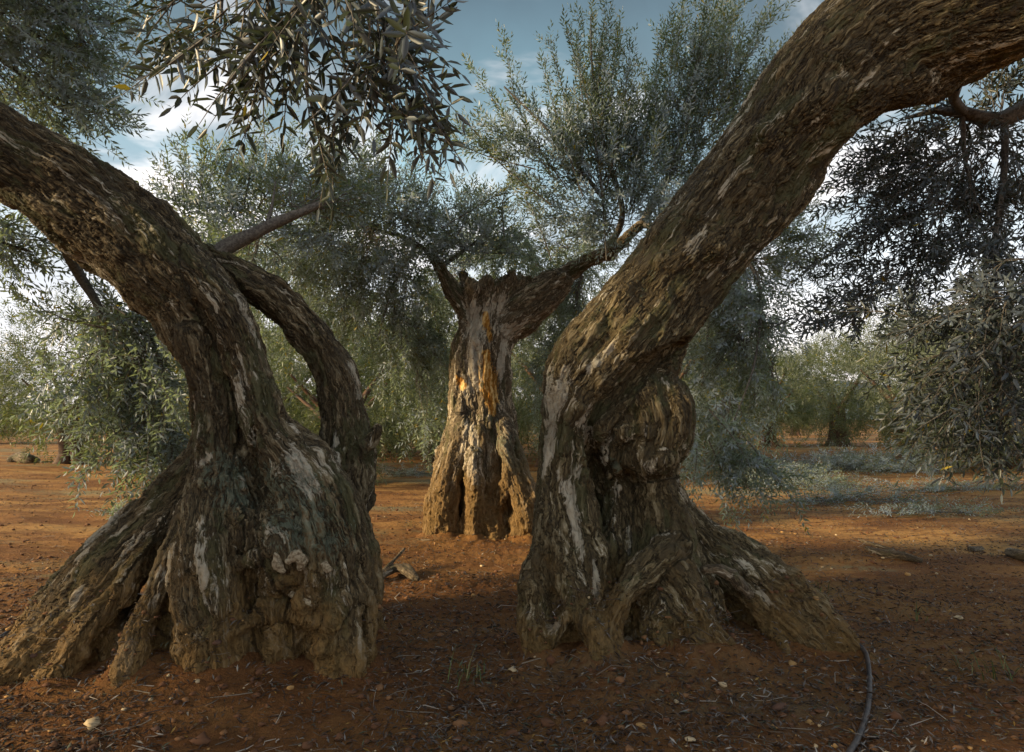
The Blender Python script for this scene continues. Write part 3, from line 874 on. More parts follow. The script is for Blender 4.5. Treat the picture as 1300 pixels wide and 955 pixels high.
def right_tree():
    tree = empty('olive_tree', (.9, 4.3, 0), 'ancient olive tree on the right with swollen burl and thick limb arching right', 'tree', 'old olive trees in the foreground')
    H = .013
    Fd = Field((-.15, 3.0, -.25), (5.3, 5.3, 4.95), H)
    main = px_curve([(1620, -90, 3.85, 66), (1460, -60, 3.9, 70), (1300, -8, 4.0, 72), (1195, 24, 4.08, 80), (1112, 58, 4.15, 80), (1043, 112, 4.2, 72), (978, 198, 4.25, 62), (908, 285, 4.3, 60), (852, 358, 4.3, 60), (800, 424, 4.28, 62), (757, 482, 4.25, 56), (728, 540, 4.2, 40), (719, 600, 4.2, 34), (720, 660, 4.2, 38), (724, 730, 4.2, 48), (727, 800, 4.2, 56), (733, 920, 4.2, 75)])
    Fd.add(main, .05, flaky=[1, 1, 1, 1, 1, 1, .8, .4, .15, .1, .1, .1])
    Fd.strands(main, 6, .70, .34, .8, .03, 13)
    # burl
    burl = px_curve([(838, 440, 4.35, 30), (815, 488, 4.34, 43), (824, 530, 4.32, 56), (820, 566, 4.34, 46), (828, 604, 4.36, 27)])
    Fd.add(burl, .04, flaky=[.2, .1])
    Fd.add(px_curve([(800, 505, 4.33, 36), (784, 548, 4.32, 32), (790, 578, 4.33, 30), (815, 590, 4.32, 28)]), .04)
    Fd.add(px_curve([(842, 520, 4.34, 36), (840, 560, 4.34, 32)]), .04)
    Rr = px_curve([(826, 590, 4.34, 24), (834, 635, 4.32, 30), (842, 690, 4.28, 41), (850, 750, 4.25, 52), (858, 820, 4.2, 62), (865, 920, 4.2, 80)])
    Fd.add(Rr, .04, flaky=[.1, .05])
    Fd.strands(Rr, 5, .68, .4, 1.2, .03, 21)
    Fd.add(px_curve([(770, 560, 4.45, 24), (778, 620, 4.45, 30), (782, 690, 4.42, 34), (786, 760, 4.4, 46), (795, 850, 4.3, 66), (800, 930, 4.3, 80)]), .03, flaky=[.1, .1])
    Fd.add(px_curve([(772, 575, 4.28, 9), (768, 630, 4.25, 9), (778, 670, 4.22, 11), (764, 720, 4.2, 12), (770, 765, 4.1, 14)]), .02)
    # diagonal furrow between limb and burl, and the dark gaps under it
    FUR = Fd.on([(868, 440, 12), (840, 457, 16), (812, 473, 17), (787, 497, 16), (766, 516, 15), (752, 534, 13), (750, 560, 14), (754, 590, 15), (760, 625, 13), (764, 665, 8)], 3.4, 5, .0)
    Fd.cut(px_curve([(752, 575, 4.15, 8), (758, 605, 4.2, 12), (770, 640, 4.2, 10), (766, 690, 4.2, 6)]), .03)
    # lumps on the burl
    for l in ([(778, 555, 10), (800, 545, 11), (822, 548, 9)], [(815, 575, 17), (835, 572, 16)], [(775, 575, 14), (790, 590, 12)], [(860, 515, 14), (862, 545, 12)], [(800, 515, 14), (820, 500, 12)], [(845, 580, 12), (838, 600, 10)]):
        Fd.add(Fd.on(l, 3.4, 5, .03), .03)
    Fd.cut(FUR, .035)
    Fd.cut(FUR + np.array([0, .10, 0, -.01]), .03)
    Fd.cut(Fd.on([(800, 598, 9), (808, 620, 9), (810, 660, 8), (806, 700, 7)], 3.4, 5, .0), .03)
    Fd.cut(Fd.on([(762, 594, 8), (785, 608, 8), (806, 612, 7)], 3.4, 5, .0), .04)
    for l in ([(776, 560, 8), (796, 549, 9), (820, 546, 8), (838, 556, 6)], [(800, 582, 10), (818, 590, 13), (842, 582, 12)], [(850, 560, 12), (862, 530, 11), (856, 495, 9)]): Fd.add(Fd.on(l, 3.4, 5, .01), .03)
    # roots
    Fd.add(px_curve([(848, 745, 4.22, 44), (856, 800, 4.12, 66), (862, 860, 4.05, 84), (865, 930, 4.0, 100)]), .10)
    Fd.add(px_curve([(760, 800, 4.2, 40), (770, 860, 4.1, 56), (775, 920, 4.0, 66)]), .08)
    Fd.add(px_curve([(845, 700, 4.05, 22), (812, 735, 3.98, 17), (788, 762, 3.9, 14), (778, 800, 3.85, 15), (790, 850, 3.78, 16), (800, 910, 3.7, 20)]), .03, flaky=[0, 0])
    Fd.add(px_curve([(858, 730, 4.0, 20), (885, 765, 3.92, 15), (905, 800, 3.85, 15), (930, 835, 3.8, 20), (960, 890, 3.75, 26)]), .03, flaky=[0, 0])
    Fd.add(px_curve([(700, 660, 4.05, 14), (712, 720, 3.98, 16), (735, 770, 3.9, 18), (760, 820, 3.8, 18), (790, 880, 3.7, 22)]), .03)
    Fd.add(px_curve([(695, 640, 4.1, 10), (690, 700, 4.05, 16), (682, 760, 4.0, 20), (692, 830, 3.9, 24), (700, 900, 3.85, 30)]), .03)
    R2 = px_curve([(848, 630, 4.42, 16), (872, 668, 4.42, 24), (910, 707, 4.4, 32), (954, 750, 4.35, 42), (1000, 797, 4.28, 50), (1044, 846, 4.2, 52), (1082, 912, 4.1, 56)])
    Fd.add(R2, .05, flaky=[.2, .1])
    Fd.strands(R2, 4, .7, .38, 1.3, .025, 31)
    Fd.cut(px_curve([(902, 752, 4.1, 16), (930, 782, 4.0, 24), (950, 806, 3.9, 18)]), .03)
    Fd.cut(px_curve([(925, 775, 4.25, 22), (945, 800, 4.15, 16)]), .03)
    Fd.add(px_curve([(960, 850, 3.95, 26), (1000, 860, 3.95, 26), (1045, 890, 3.95, 30)]), .06)
    Fd.cut(Fd.on([(870, 790, 14), (850, 820, 12)], 3.2, 5, -.02), .04)
    for l in ([(870, 780, 6), (880, 830, 9), (875, 870, 10)], [(735, 730, 9), (722, 770, 10), (700, 820, 9)], [(830, 760, 7), (815, 810, 8), (830, 860, 9)], [(745, 690, 6), (750, 740, 7), (765, 790, 7)], [(975, 800, 8), (1010, 850, 9)]):
        Fd.add(Fd.on(l, 3.0, 5, .0), .03)
    for l in ([(965, 170, 12)], [(1080, 75, 16)], [(905, 315, 12)], [(842, 330, 10)], [(1180, 60, 12)]): Fd.add(Fd.on([l[0], (l[0][0] + 4, l[0][1] + 3, l[0][2])], 3, 5, .03), .06)
    pale = [Fd.on([(742, 525, 7), (740, 560, 8), (738, 600, 6)], 3, 5), Fd.on([(707, 600, 4), (716, 620, 6), (728, 650, 6), (735, 690, 4), (755, 720, 5), (760, 760, 5)], 3, 5), Fd.on([(700, 470, 6), (698, 540, 7), (690, 600, 4)], 3, 5), Fd.on([(735, 465, 7), (765, 455, 8), (790, 430, 5)], 3, 5),
            Fd.on([(708, 780, 8), (700, 800, 5)], 3, 5), Fd.on([(782, 620, 5), (780, 650, 5), (765, 700, 5)], 3, 5), Fd.on([(800, 700, 5), (795, 670, 4)], 3, 5), Fd.on([(705, 510, 12), (720, 480, 10)], 3, 5)]
    moss = [Fd.on([(780, 590, 6)], 3, 5)]
    finish_trunk(Fd, tree, M_BARK_R, 'trunk', pale, moss)
    kn = simple_mat('pale_root', (.13, .085, .04), (.30, .24, .13), 40, .85, bump=.8)
    for c in (px_curve([(884, 728, 4.12, 3), (898, 722, 3.98, 5), (914, 722, 3.93, 6.5), (930, 731, 3.95, 8), (942, 744, 4.0, 7), (952, 756, 4.12, 4)]),):
        K = Field(c[:, :3].min(0) - .12, c[:, :3].max(0) + .12, .005)
        K.add(c, .02)
        K.flow.append((catmull(c, .03), [.1, .1]))
        V, Q = K.mesh()
        fa, fk = K.flow_attr(V)
        V = V + vnormals(V, Q) * (.018 * fbm(V * 16, 3, 3))[:, None]
        mesh_obj('surface_root', V, Q, M_LOG, tree, attrs={'bark': fa, 'flaky': fk, 'pale': fk * 0, 'moss': fk * 0})
    return tree, Fd

def centre_tree():
    tree = empty('olive_tree', (-.38, 8.9, 0), 'hollow broken-topped olive trunk standing between and behind the two nearest trees', 'tree', 'old olive trees in the foreground')
    H = .020
    Fd = Field((-1.6, 7.6, -.2), (1.9, 10.1, 4.5), H)
    Y = 8.9
    main = px_curve([(632, 345, Y, 46), (622, 395, Y, 35), (612, 450, Y, 35), (610, 500, Y, 36), (611, 550, Y, 42), (612, 600, Y, 48), (612, 650, Y, 56), (612, 700, Y, 66), (612, 760, Y, 72)])
    Fd.add(main, .08, flaky=[.3, .2, .1, .1])
    Fd.strands(main, 7, .72, .34, .5, .04, 41)
    zt = P(0, 366, Y)[2]
    gx = np.arange(Fd.n[0]) * H + Fd.lo[0]; gy = np.arange(Fd.n[1]) * H + Fd.lo[1]; gz = np.arange(Fd.n[2]) * H + Fd.lo[2]
    rag = .13 * vnoise(np.stack(np.meshgrid(gx * 9, gy * 9, [0.5], indexing='ij'), -1), 3) + .08 * vnoise(np.stack(np.meshgrid(gx * 21, gy * 21, [0.5], indexing='ij'), -1), 4) + .12 * (gx[:, None, None] + .38)
    Fd.A = np.maximum(Fd.A, ((gz - zt)[None, None] - rag).astype(np.float32))
    Fd.cut(px_curve([(615, 350, Y, 16), (618, 372, Y, 12)]), .04)
    Fd.add(px_curve([(630, 420, Y - .1, 20), (655, 396, Y - .1, 26), (684, 378, Y - .1, 24), (708, 360, Y - .1, 18)]), .05, flaky=[.2, .4])
    Fd.add(px_curve([(684, 374, Y - .1, 17), (712, 354, Y - .1, 12), (745, 333, Y - .1, 9), (778, 318, Y - .1, 7), (815, 285, Y - .1, 6)]), .03, flaky=[.5, .5])
    Fd.add(px_curve([(645, 425, Y, 12), (672, 405, Y, 11), (695, 385, Y, 10), (712, 362, Y, 8)]), .04)
    Fd.add(px_curve([(604, 410, Y - .15, 16), (590, 388, Y - .15, 13), (577, 372, Y - .15, 11), (566, 352, Y - .15, 8), (552, 330, Y - .15, 6)]), .04, flaky=[.3, .5])
    Fd.add(px_curve([(575, 372, Y, 7), (595, 362, Y + .1, 6), (588, 350, Y + .1, 5)]), .02)
    # feet
    Fd.add(px_curve([(590, 540, 8.6, 14), (573, 590, 8.5, 17), (564, 640, 8.45, 22), (560, 700, 8.4, 25), (560, 750, 8.4, 26)]), .05, flaky=[.1, .1])
    Fd.add(px_curve([(635, 540, 8.6, 14), (655, 600, 8.5, 17), (668, 650, 8.4, 20), (672, 720, 8.35, 26)]), .05, flaky=[.1, .1])
    Fd.add(px_curve([(600, 580, 8.35, 10), (603, 640, 8.3, 12), (595, 690, 8.25, 14), (590, 730, 8.2, 16)]), .04)
    CAV = [[(582, 572, 8.2, 7), (582, 610, 8.2, 11), (583, 645, 8.15, 13), (588, 685, 8.1, 14)], [(583, 600, 8.55, 11), (584, 650, 8.5, 14), (588, 690, 8.5, 14)],
           [(606, 632, 8.1, 5), (613, 655, 8.1, 9), (618, 678, 8.1, 13)], [(614, 650, 8.5, 9), (618, 678, 8.5, 13)], [(620, 572, 8.3, 8), (622, 590, 8.3, 10), (620, 606, 8.3, 7)]]
    Fd.cut(Fd.on([(641, 562, 4), (643, 567, 4)], 7.8, 10, -.0), .03)
    Fd.cut(Fd.on([(604, 440, 3), (606, 480, 4), (604, 520, 4)], 7.8, 10, .0), .03)
    Fd.cut(Fd.on([(628, 385, 3), (622, 420, 4), (626, 470, 5), (630, 500, 3)], 7.8, 10, .0), .03)
    Fd.cut(Fd.on([(632, 402, 3), (650, 396, 3), (664, 394, 2)], 7.8, 10, .0), .03)
    for l in ([(648, 600, 8), (660, 640, 9), (668, 670, 9)], [(636, 540, 5), (645, 600, 6), (630, 650, 8)], [(590, 430, 5), (588, 470, 6), (596, 500, 5)]):
        Fd.add(Fd.on(l, 7.8, 10, .02), .04)
    Fd.add(px_curve([(630, 712, 8.5, 40), (655, 725, 8.4, 44)]), .10)
    for l in CAV: Fd.cut(px_curve(l), .04)
    pale = [Fd.on([(600, 395, 14), (605, 440, 14), (606, 490, 12)], 7.8, 10), Fd.on([(640, 395, 14), (640, 440, 12)], 7.8, 10), Fd.on([(614, 385, 4), (618, 420, 5), (620, 450, 6)], 7.8, 10), Fd.on([(640, 410, 7), (632, 430, 8), (634, 470, 6)], 7.8, 10), Fd.on([(652, 420, 6), (655, 470, 6), (658, 510, 4)], 7.8, 10), Fd.on([(640, 402, 5), (660, 398, 5)], 7.8, 10), Fd.on([(581, 430, 3), (580, 480, 3)], 7.8, 10), Fd.on([(600, 560, 10), (600, 600, 8)], 7.8, 10)]
    moss = [Fd.on([(640, 560, 12), (655, 600, 14)], 7.8, 10)]
    heart_glow = [Fd.on([(618, 450, 5), (622, 472, 9), (624, 498, 9), (626, 522, 5)], 7.8, 10), Fd.on([(616, 400, 3), (620, 430, 4)], 7.8, 10), Fd.on([(582, 478, 3), (588, 490, 4)], 7.8, 10)]
    finish_trunk(Fd, tree, M_BARK_C, 'trunk', pale, moss, heart_glow)
    return tree, Fd

LT, FL_ = left_tree()
RT, FR_ = right_tree()
CT, FC_ = centre_tree()
FIELDS += [FL_, FR_, FC_]
build_ground()

# ================================================================== BOUGHS OF THE THREE NEAR TREES
def E(px, py, Y, rx, ry, ry_m):
    """ellipsoid from picture extents at true distance: centre, radii in metres"""
    return P(px, py, Y), np.array([rx * Y / F, ry_m, ry * Y / F])

def bough(tree, tmpl, hi, seed, wood, clumps, mat, stems=False, name='bough', extra=None, s=1.0, sides=5):
    f = Foliage(tmpl, hi, seed)
    for w in wood: f.wood.append(w)
    for c in clumps:
        (px, py, Y, rx, ry, rd, ax, ay, aY, n) = c[:10]
        kw = dict(c[10]) if len(c) > 10 else {}
        C, R = E(px, py, Y, rx, ry, rd)
        f.clump(C, R, P(ax, ay, aY), int(n), s=kw.pop('s', s), **kw)
    if extra: extra(f)
    return f.build(name, 'foliage', tree, mat, stems=stems, sides=sides)

def rise(f, l, gap=.05, spread=.45, lift=.5, s=1.0):
    """upright leafy shoots given as (px0,py0,px1,py1,Y)"""
    for a, b, c, d, Y in l:
        p0, p1 = P(a, b, Y), P(c, d, Y + f.rg.normal(0, .15))
        m = (p0 + p1) / 2 + f.rg.normal(0, .05, 3)
        c_ = catmull(np.array([[*p0, .008], [*m, .006], [*p1, .002]]), .1)
        f.wood.append(c_)
        f.shoot(c_[:, :3], gap, .1, spread, lift, s)

# ---- left tree
bough(LT, T_MID, False, 101,
      [limb((-250, 40, 4.0, .12), (-80, -40, 4.6, .07), (60, -10, 5.2, .04), (110, 60, 5.4, .015)), limb((-120, 110, 4.2, .09), (-60, 40, 4.8, .05), (20, 90, 5.2, .02), (90, 150, 5.3, .008))],
      [(20, 70, 5.3, 130, 100, .9, -60, 20, 4.9, 48), (75, 60, 5.2, 80, 95, .8, 0, 20, 5.1, 36), (100, 20, 5.2, 90, 55, .7, 20, 0, 5.1, 27), (90, 135, 5.2, 60, 60, .5, 40, 90, 5.2, 18), (20, 130, 5.0, 60, 50, .5, -20, 80, 5.0, 14)], M_LEAF, stems=True)
bough(LT, T_MID, False, 102,
      [limb((-160, 110, 4.1, .08), (-120, 220, 4.5, .05), (-40, 290, 4.7, .025), (40, 320, 4.8, .008))],
      [(-30, 300, 4.7, 85, 55, .5, -90, 250, 4.6, 29), (30, 315, 4.8, 40, 28, .3, -10, 300, 4.7, 8)], M_LEAF, stems=True)
# short grey branch rising from the fork, with foliage about it
bough(LT, T_MID, False, 103,
      [limb((258, 338, 4.58, .085), (288, 312, 4.6, .062), (322, 296, 4.65, .048), (350, 282, 4.7, .044), (380, 270, 4.75, .034), (408, 258, 4.8, .026), (413, 256, 4.8, .006)), limb((338, 288, 4.66, .02), (345, 262, 4.7, .012), (350, 230, 4.8, .005))],
      [(300, 330, 5.4, 60, 40, .4, 330, 300, 5.0, 13), (420, 235, 5.3, 90, 50, .5, 380, 265, 4.9, 24)], M_LEAF, stems=True)
# hanging bough behind the leaning limb
def ex(f):
    rise(f, [(150, 420, 30, 380, 4.9), (160, 400, 100, 345, 4.9), (200, 420, 240, 360, 5.0)], .06, .5, .1)
bough(LT, T_MID, False, 104,
      [limb((60, 225, 4.45, .08), (90, 330, 5.0, .05), (130, 400, 5.2, .03), (150, 480, 5.2, .015)), limb((130, 400, 5.2, .03), (190, 430, 5.2, .02), (220, 520, 5.1, .01)), limb((130, 400, 5.2, .02), (180, 480, 5.1, .012), (190, 580, 5.0, .006))],
      [(130, 430, 5.2, 95, 60, .5, 120, 380, 5.2, 30, dict(lift=-.3)), (195, 420, 5.3, 70, 70, .5, 150, 400, 5.2, 23, dict(lift=-.3)), (120, 510, 5.1, 70, 65, .5, 140, 440, 5.2, 27, dict(lift=-.5)),
       (190, 520, 5.1, 65, 75, .5, 180, 440, 5.2, 30, dict(lift=-.5)), (185, 595, 5.0, 62, 45, .4, 190, 520, 5.1, 18, dict(lift=-.7)), (228, 580, 5.2, 35, 60, .4, 210, 500, 5.1, 11, dict(lift=-.6))], M_LEAF, stems=True, extra=ex)
NB = dict(lift=-.1, gap=.105, wood_r=.003)
# near bough hanging into the top of the picture
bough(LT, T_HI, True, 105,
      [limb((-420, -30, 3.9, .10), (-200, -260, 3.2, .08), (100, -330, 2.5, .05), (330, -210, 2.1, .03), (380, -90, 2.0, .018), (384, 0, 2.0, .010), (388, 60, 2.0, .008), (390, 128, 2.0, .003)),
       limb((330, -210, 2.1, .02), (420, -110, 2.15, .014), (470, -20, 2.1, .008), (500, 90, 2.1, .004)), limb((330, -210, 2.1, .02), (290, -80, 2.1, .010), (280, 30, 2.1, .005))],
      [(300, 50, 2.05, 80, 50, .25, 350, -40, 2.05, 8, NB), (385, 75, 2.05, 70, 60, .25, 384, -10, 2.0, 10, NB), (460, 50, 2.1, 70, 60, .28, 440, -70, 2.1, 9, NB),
       (510, 105, 2.0, 42, 50, .2, 490, 20, 2.1, 6, NB), (400, -10, 2.1, 150, 40, .3, 390, -110, 2.05, 10, NB), (230, 35, 2.3, 40, 30, .2, 280, -20, 2.2, 4, NB), (530, 60, 1.9, 25, 40, .2, 500, 60, 2.0, 3, NB), (450, 135, 2.0, 50, 30, .2, 450, 60, 2.0, 3, NB)], M_LEAF_SHADED, stems=True, s=1.08)
# crown of the left tree above and beside the frame; unseen clumps added on the sun path to shade the foreground
def shade(f):
    for C, R, n in (((-5.4, 2.6, 2.2), (1.3, 1.2, 1.2), 60), ((-5.2, 1.2, 2.0), (1.4, 1.1, 1.2), 60), ((-3.2, 2.6, 5.4), (1.8, 1.3, .7), 60)):
        f.clump(C, R, (-5.6, 2.6, 4.2), n, wood_r=.02)
bough(LT, T_BIG, False, 106,
      [limb((-420, -30, 3.9, .2), (-700, -300, 3.2, .12), (-800, -700, 3.0, .05)), limb((-420, -30, 3.9, .18), (-500, -600, 4.4, .10), (-350, -1000, 4.6, .04))],
      [(-800, -600, 3.4, 420, 360, 1.5, -650, -300, 3.2, 90), (-420, -900, 4.2, 420, 260, 1.5, -480, -600, 4.2, 70)], M_LEAF_FAR, extra=shade)

# ---- right tree
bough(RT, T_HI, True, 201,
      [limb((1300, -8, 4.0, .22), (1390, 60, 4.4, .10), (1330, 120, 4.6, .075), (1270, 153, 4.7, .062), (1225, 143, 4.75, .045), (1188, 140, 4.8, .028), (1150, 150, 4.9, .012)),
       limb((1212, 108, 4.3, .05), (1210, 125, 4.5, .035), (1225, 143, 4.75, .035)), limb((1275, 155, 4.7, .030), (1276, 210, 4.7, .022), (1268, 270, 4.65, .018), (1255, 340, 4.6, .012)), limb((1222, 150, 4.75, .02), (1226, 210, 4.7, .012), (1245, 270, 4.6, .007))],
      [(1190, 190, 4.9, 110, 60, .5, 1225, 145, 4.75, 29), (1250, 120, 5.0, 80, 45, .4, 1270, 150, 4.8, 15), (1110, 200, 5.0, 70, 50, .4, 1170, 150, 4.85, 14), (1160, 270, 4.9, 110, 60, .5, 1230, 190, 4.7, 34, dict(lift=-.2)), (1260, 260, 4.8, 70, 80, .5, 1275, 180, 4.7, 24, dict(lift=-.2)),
       (1100, 330, 4.8, 95, 55, .5, 1200, 250, 4.7, 22, dict(lift=-.2)), (1210, 350, 4.6, 80, 60, .5, 1262, 290, 4.6, 22, dict(lift=-.3)), (1070, 390, 4.6, 60, 30, .3, 1150, 330, 4.7, 10, dict(lift=-.1)), (1270, 370, 4.5, 50, 60, .4, 1262, 300, 4.6, 14, dict(lift=-.3))], M_LEAF_SHADED, stems=True)
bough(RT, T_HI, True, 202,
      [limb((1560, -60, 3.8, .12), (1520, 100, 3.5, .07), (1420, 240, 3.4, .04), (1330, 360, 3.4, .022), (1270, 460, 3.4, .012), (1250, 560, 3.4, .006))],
      [(1240, 440, 3.5, 90, 60, .35, 1330, 360, 3.4, 18, dict(lift=-.4)), (1250, 520, 3.4, 70, 60, .35, 1275, 440, 3.4, 16, dict(lift=-.6)), (1190, 480, 3.6, 60, 50, .3, 1270, 420, 3.4, 10, dict(lift=-.5)), (1262, 570, 3.4, 40, 45, .25, 1262, 500, 3.4, 6, dict(lift=-.8)), (1300, 420, 3.3, 50, 110, .35, 1340, 340, 3.4, 14, dict(lift=-.4)), (1180, 560, 3.6, 36, 30, .2, 1230, 500, 3.5, 4, dict(lift=-.4)), (1160, 410, 3.7, 60, 40, .3, 1290, 380, 3.4, 7, dict(lift=-.3))], M_LEAF_SHADED, stems=True)
bough(RT, T_BIG, False, 203,
      [limb((1560, -60, 3.8, .2), (1750, -300, 3.8, .10), (1800, -600, 3.8, .05)), limb((1420, -60, 3.95, .16), (1300, -500, 4.2, .10), (1150, -900, 4.3, .05))],
      [(1800, -500, 3.8, 380, 380, 1.4, 1700, -250, 3.8, 70), (1250, -850, 4.2, 420, 240, 1.4, 1280, -500, 4.2, 60)], M_LEAF_FAR)

# ---- centre tree
def ex(f):
    rise(f, [(770, 330, 752, 12, 7.6), (765, 250, 720, 40, 7.4), (770, 240, 800, 60, 7.6), (740, 250, 690, 90, 7.2), (720, 240, 640, 60, 7.4), (700, 220, 600, 90, 7.3), (680, 215, 575, 180, 7.0), (780, 220, 830, 120, 7.7), (700, 260, 590, 165, 7.2), (760, 150, 770, 10, 7.6),
             (800, 260, 850, 30, 7.9), (830, 250, 870, -10, 8.0), (840, 260, 900, 0, 7.9), (870, 240, 930, 30, 8.0), (700, 330, 660, 240, 7.6), (730, 200, 700, 60, 7.5), (735, 220, 770, 40, 7.5), (745, 160, 735, 30, 7.5), (760, 180, 785, 40, 7.5), (770, 300, 830, 150, 7.7), (560, 290, 650, 235, 7.9)], .045, .5, .5)
bough(CT, T_MID, False, 301,
      [limb((770, 320, 8.8, .06), (790, 270, 8.2, .04), (765, 180, 7.7, .03), (752, 90, 7.6, .015), (750, 20, 7.6, .006)), limb((815, 285, 8.8, .06), (860, 200, 8.3, .04), (890, 80, 8.1, .02)), limb((765, 250, 7.8, .03), (700, 170, 7.4, .02), (640, 110, 7.3, .01))],
      [(760, 150, 7.6, 60, 110, .6, 765, 250, 7.7, 33, dict(lift=.5)), (690, 180, 7.4, 80, 60, .5, 740, 230, 7.6, 27, dict(lift=.4)), (810, 190, 7.9, 70, 90, .6, 800, 280, 8.0, 33, dict(lift=.5)), (880, 130, 8.0, 80, 120, .7, 850, 230, 8.1, 49, dict(lift=.5)), (950, 60, 8.2, 80, 90, .7, 900, 160, 8.1, 33, dict(lift=.5)),
       (720, 260, 7.8, 70, 45, .6, 770, 280, 8.0, 18, dict(lift=.2)), (800, 280, 7.8, 80, 50, .6, 800, 280, 8.2, 27), (880, 260, 8.2, 70, 80, .7, 850, 260, 8.2, 33, dict(lift=.2)), (620, 180, 7.2, 48, 40, .4, 690, 190, 7.4, 10, dict(lift=.4))], M_LEAF, stems=False, extra=ex, s=1.1)
def ex(f):
    rise(f, [(240, 330, 235, 175, 6.4), (240, 290, 215, 215, 6.4), (265, 290, 285, 190, 6.5), (310, 260, 335, 160, 6.8), (330, 260, 370, 175, 6.9), (300, 300, 290, 215, 6.8), (250, 260, 255, 190, 6.4), (420, 240, 400, 160, 7.2), (530, 270, 520, 215, 7.8), (580, 300, 600, 240, 8), (640, 300, 650, 225, 8), (470, 250, 480, 180, 7.4)], .05, .5, .5)
bough(CT, T_MID, False, 302,
      [limb((558, 340, 8.75, .05), (530, 310, 8.6, .03), (470, 290, 8.3, .02), (400, 285, 7.9, .014), (320, 290, 7.2, .008)), limb((530, 310, 8.6, .03), (500, 360, 8.5, .02), (480, 430, 8.6, .01)), limb((558, 340, 8.75, .04), (600, 310, 8.9, .02), (640, 280, 9.0, .012))],
      [(250, 270, 6.5, 55, 65, .5, 300, 300, 6.9, 23, dict(lift=.5)), (330, 240, 6.9, 70, 65, .6, 360, 290, 7.2, 34, dict(lift=.4)), (420, 220, 7.3, 80, 60, .6, 440, 270, 7.7, 39, dict(lift=.3)), (500, 250, 7.8, 80, 50, .6, 500, 290, 8.1, 34, dict(lift=.3)),
       (600, 290, 8.5, 95, 50, .7, 600, 320, 8.8, 62, dict(lift=.3)), (470, 300, 8.3, 110, 70, .7, 500, 290, 8.2, 51, dict(lift=.1)), (390, 350, 8.2, 80, 60, .7, 430, 300, 8.0, 34), (350, 320, 7.4, 90, 50, .7, 420, 290, 7.7, 39), (440, 330, 8.0, 90, 70, .8, 470, 290, 8.0, 56, dict(lift=-.1)), (520, 370, 8.6, 60, 70, .7, 510, 330, 8.4, 39, dict(lift=-.3)), (520, 470, 9.2, 60, 70, .8, 510, 400, 8.8, 34, dict(lift=-.3)), (460, 410, 9.0, 60, 60, .8, 470, 350, 8.6, 28, dict(lift=-.3)), (400, 400, 9.2, 50, 60, .8, 420, 340, 8.6, 17, dict(lift=-.3)), (545, 545, 9.4, 36, 50, .6, 530, 470, 9.2, 12, dict(lift=-.5)), (330, 420, 9.0, 50, 80, .8, 360, 340, 8.4, 17, dict(lift=-.3)), (660, 320, 9.2, 70, 50, .7, 640, 290, 9.0, 28), (560, 400, 10.4, 50, 60, .6, 590, 340, 9.6, 34, dict(lift=-.2)), (700, 400, 10.4, 60, 70, .7, 680, 330, 9.8, 47, dict(lift=-.2)), (740, 330, 10.2, 60, 40, .7, 700, 310, 9.8, 34), (620, 320, 10.0, 90, 30, .7, 620, 310, 9.6, 39), (545, 430, 9.6, 30, 90, .5, 540, 350, 9.2, 28, dict(lift=-.4))], M_LEAF, extra=ex, s=1.1)
def ex(f):
    rise(f, [(900, 520, 960, 610, 6.2), (880, 540, 880, 620, 6.2), (920, 560, 1000, 600, 6.3), (900, 560, 930, 650, 6.2), (950, 560, 1010, 640, 6.3), (870, 560, 870, 600, 6.2)], .05, .6, -.2)
bough(CT, T_MID, False, 303,
      [limb((815, 285, 8.8, .05), (900, 300, 8.0, .04), (960, 350, 7.2, .025), (960, 450, 6.7, .012), (930, 540, 6.4, .006)), limb((900, 300, 8.0, .03), (900, 400, 7.8, .015), (890, 500, 7.6, .008))],
      [(930, 300, 7.6, 90, 70, .7, 900, 300, 8.0, 52), (1000, 300, 7.4, 70, 70, .6, 950, 330, 7.3, 34), (950, 390, 7.2, 80, 60, .6, 950, 340, 7.2, 45, dict(lift=-.2)), (965, 430, 7.0, 42, 60, .5, 965, 400, 7.0, 26, dict(lift=-.3)), (920, 470, 7.2, 60, 60, .6, 940, 420, 7.0, 34, dict(lift=-.3)),
       (900, 560, 6.6, 45, 50, .5, 925, 500, 6.6, 22, dict(lift=-.4)), (940, 600, 6.4, 70, 40, .4, 930, 545, 6.4, 20, dict(lift=-.3)), (900, 380, 8.0, 70, 90, .7, 900, 330, 7.9, 52, dict(lift=-.2)), (700, 420, 9.6, 40, 80, .7, 740, 350, 9.2, 38, dict(lift=-.3)), (690, 510, 9.8, 30, 60, .7, 700, 450, 9.6, 18, dict(lift=-.5)), (970, 520, 7.2, 36, 50, .5, 980, 450, 7.1, 14, dict(lift=-.3))], M_LEAF, extra=ex, s=1.05)

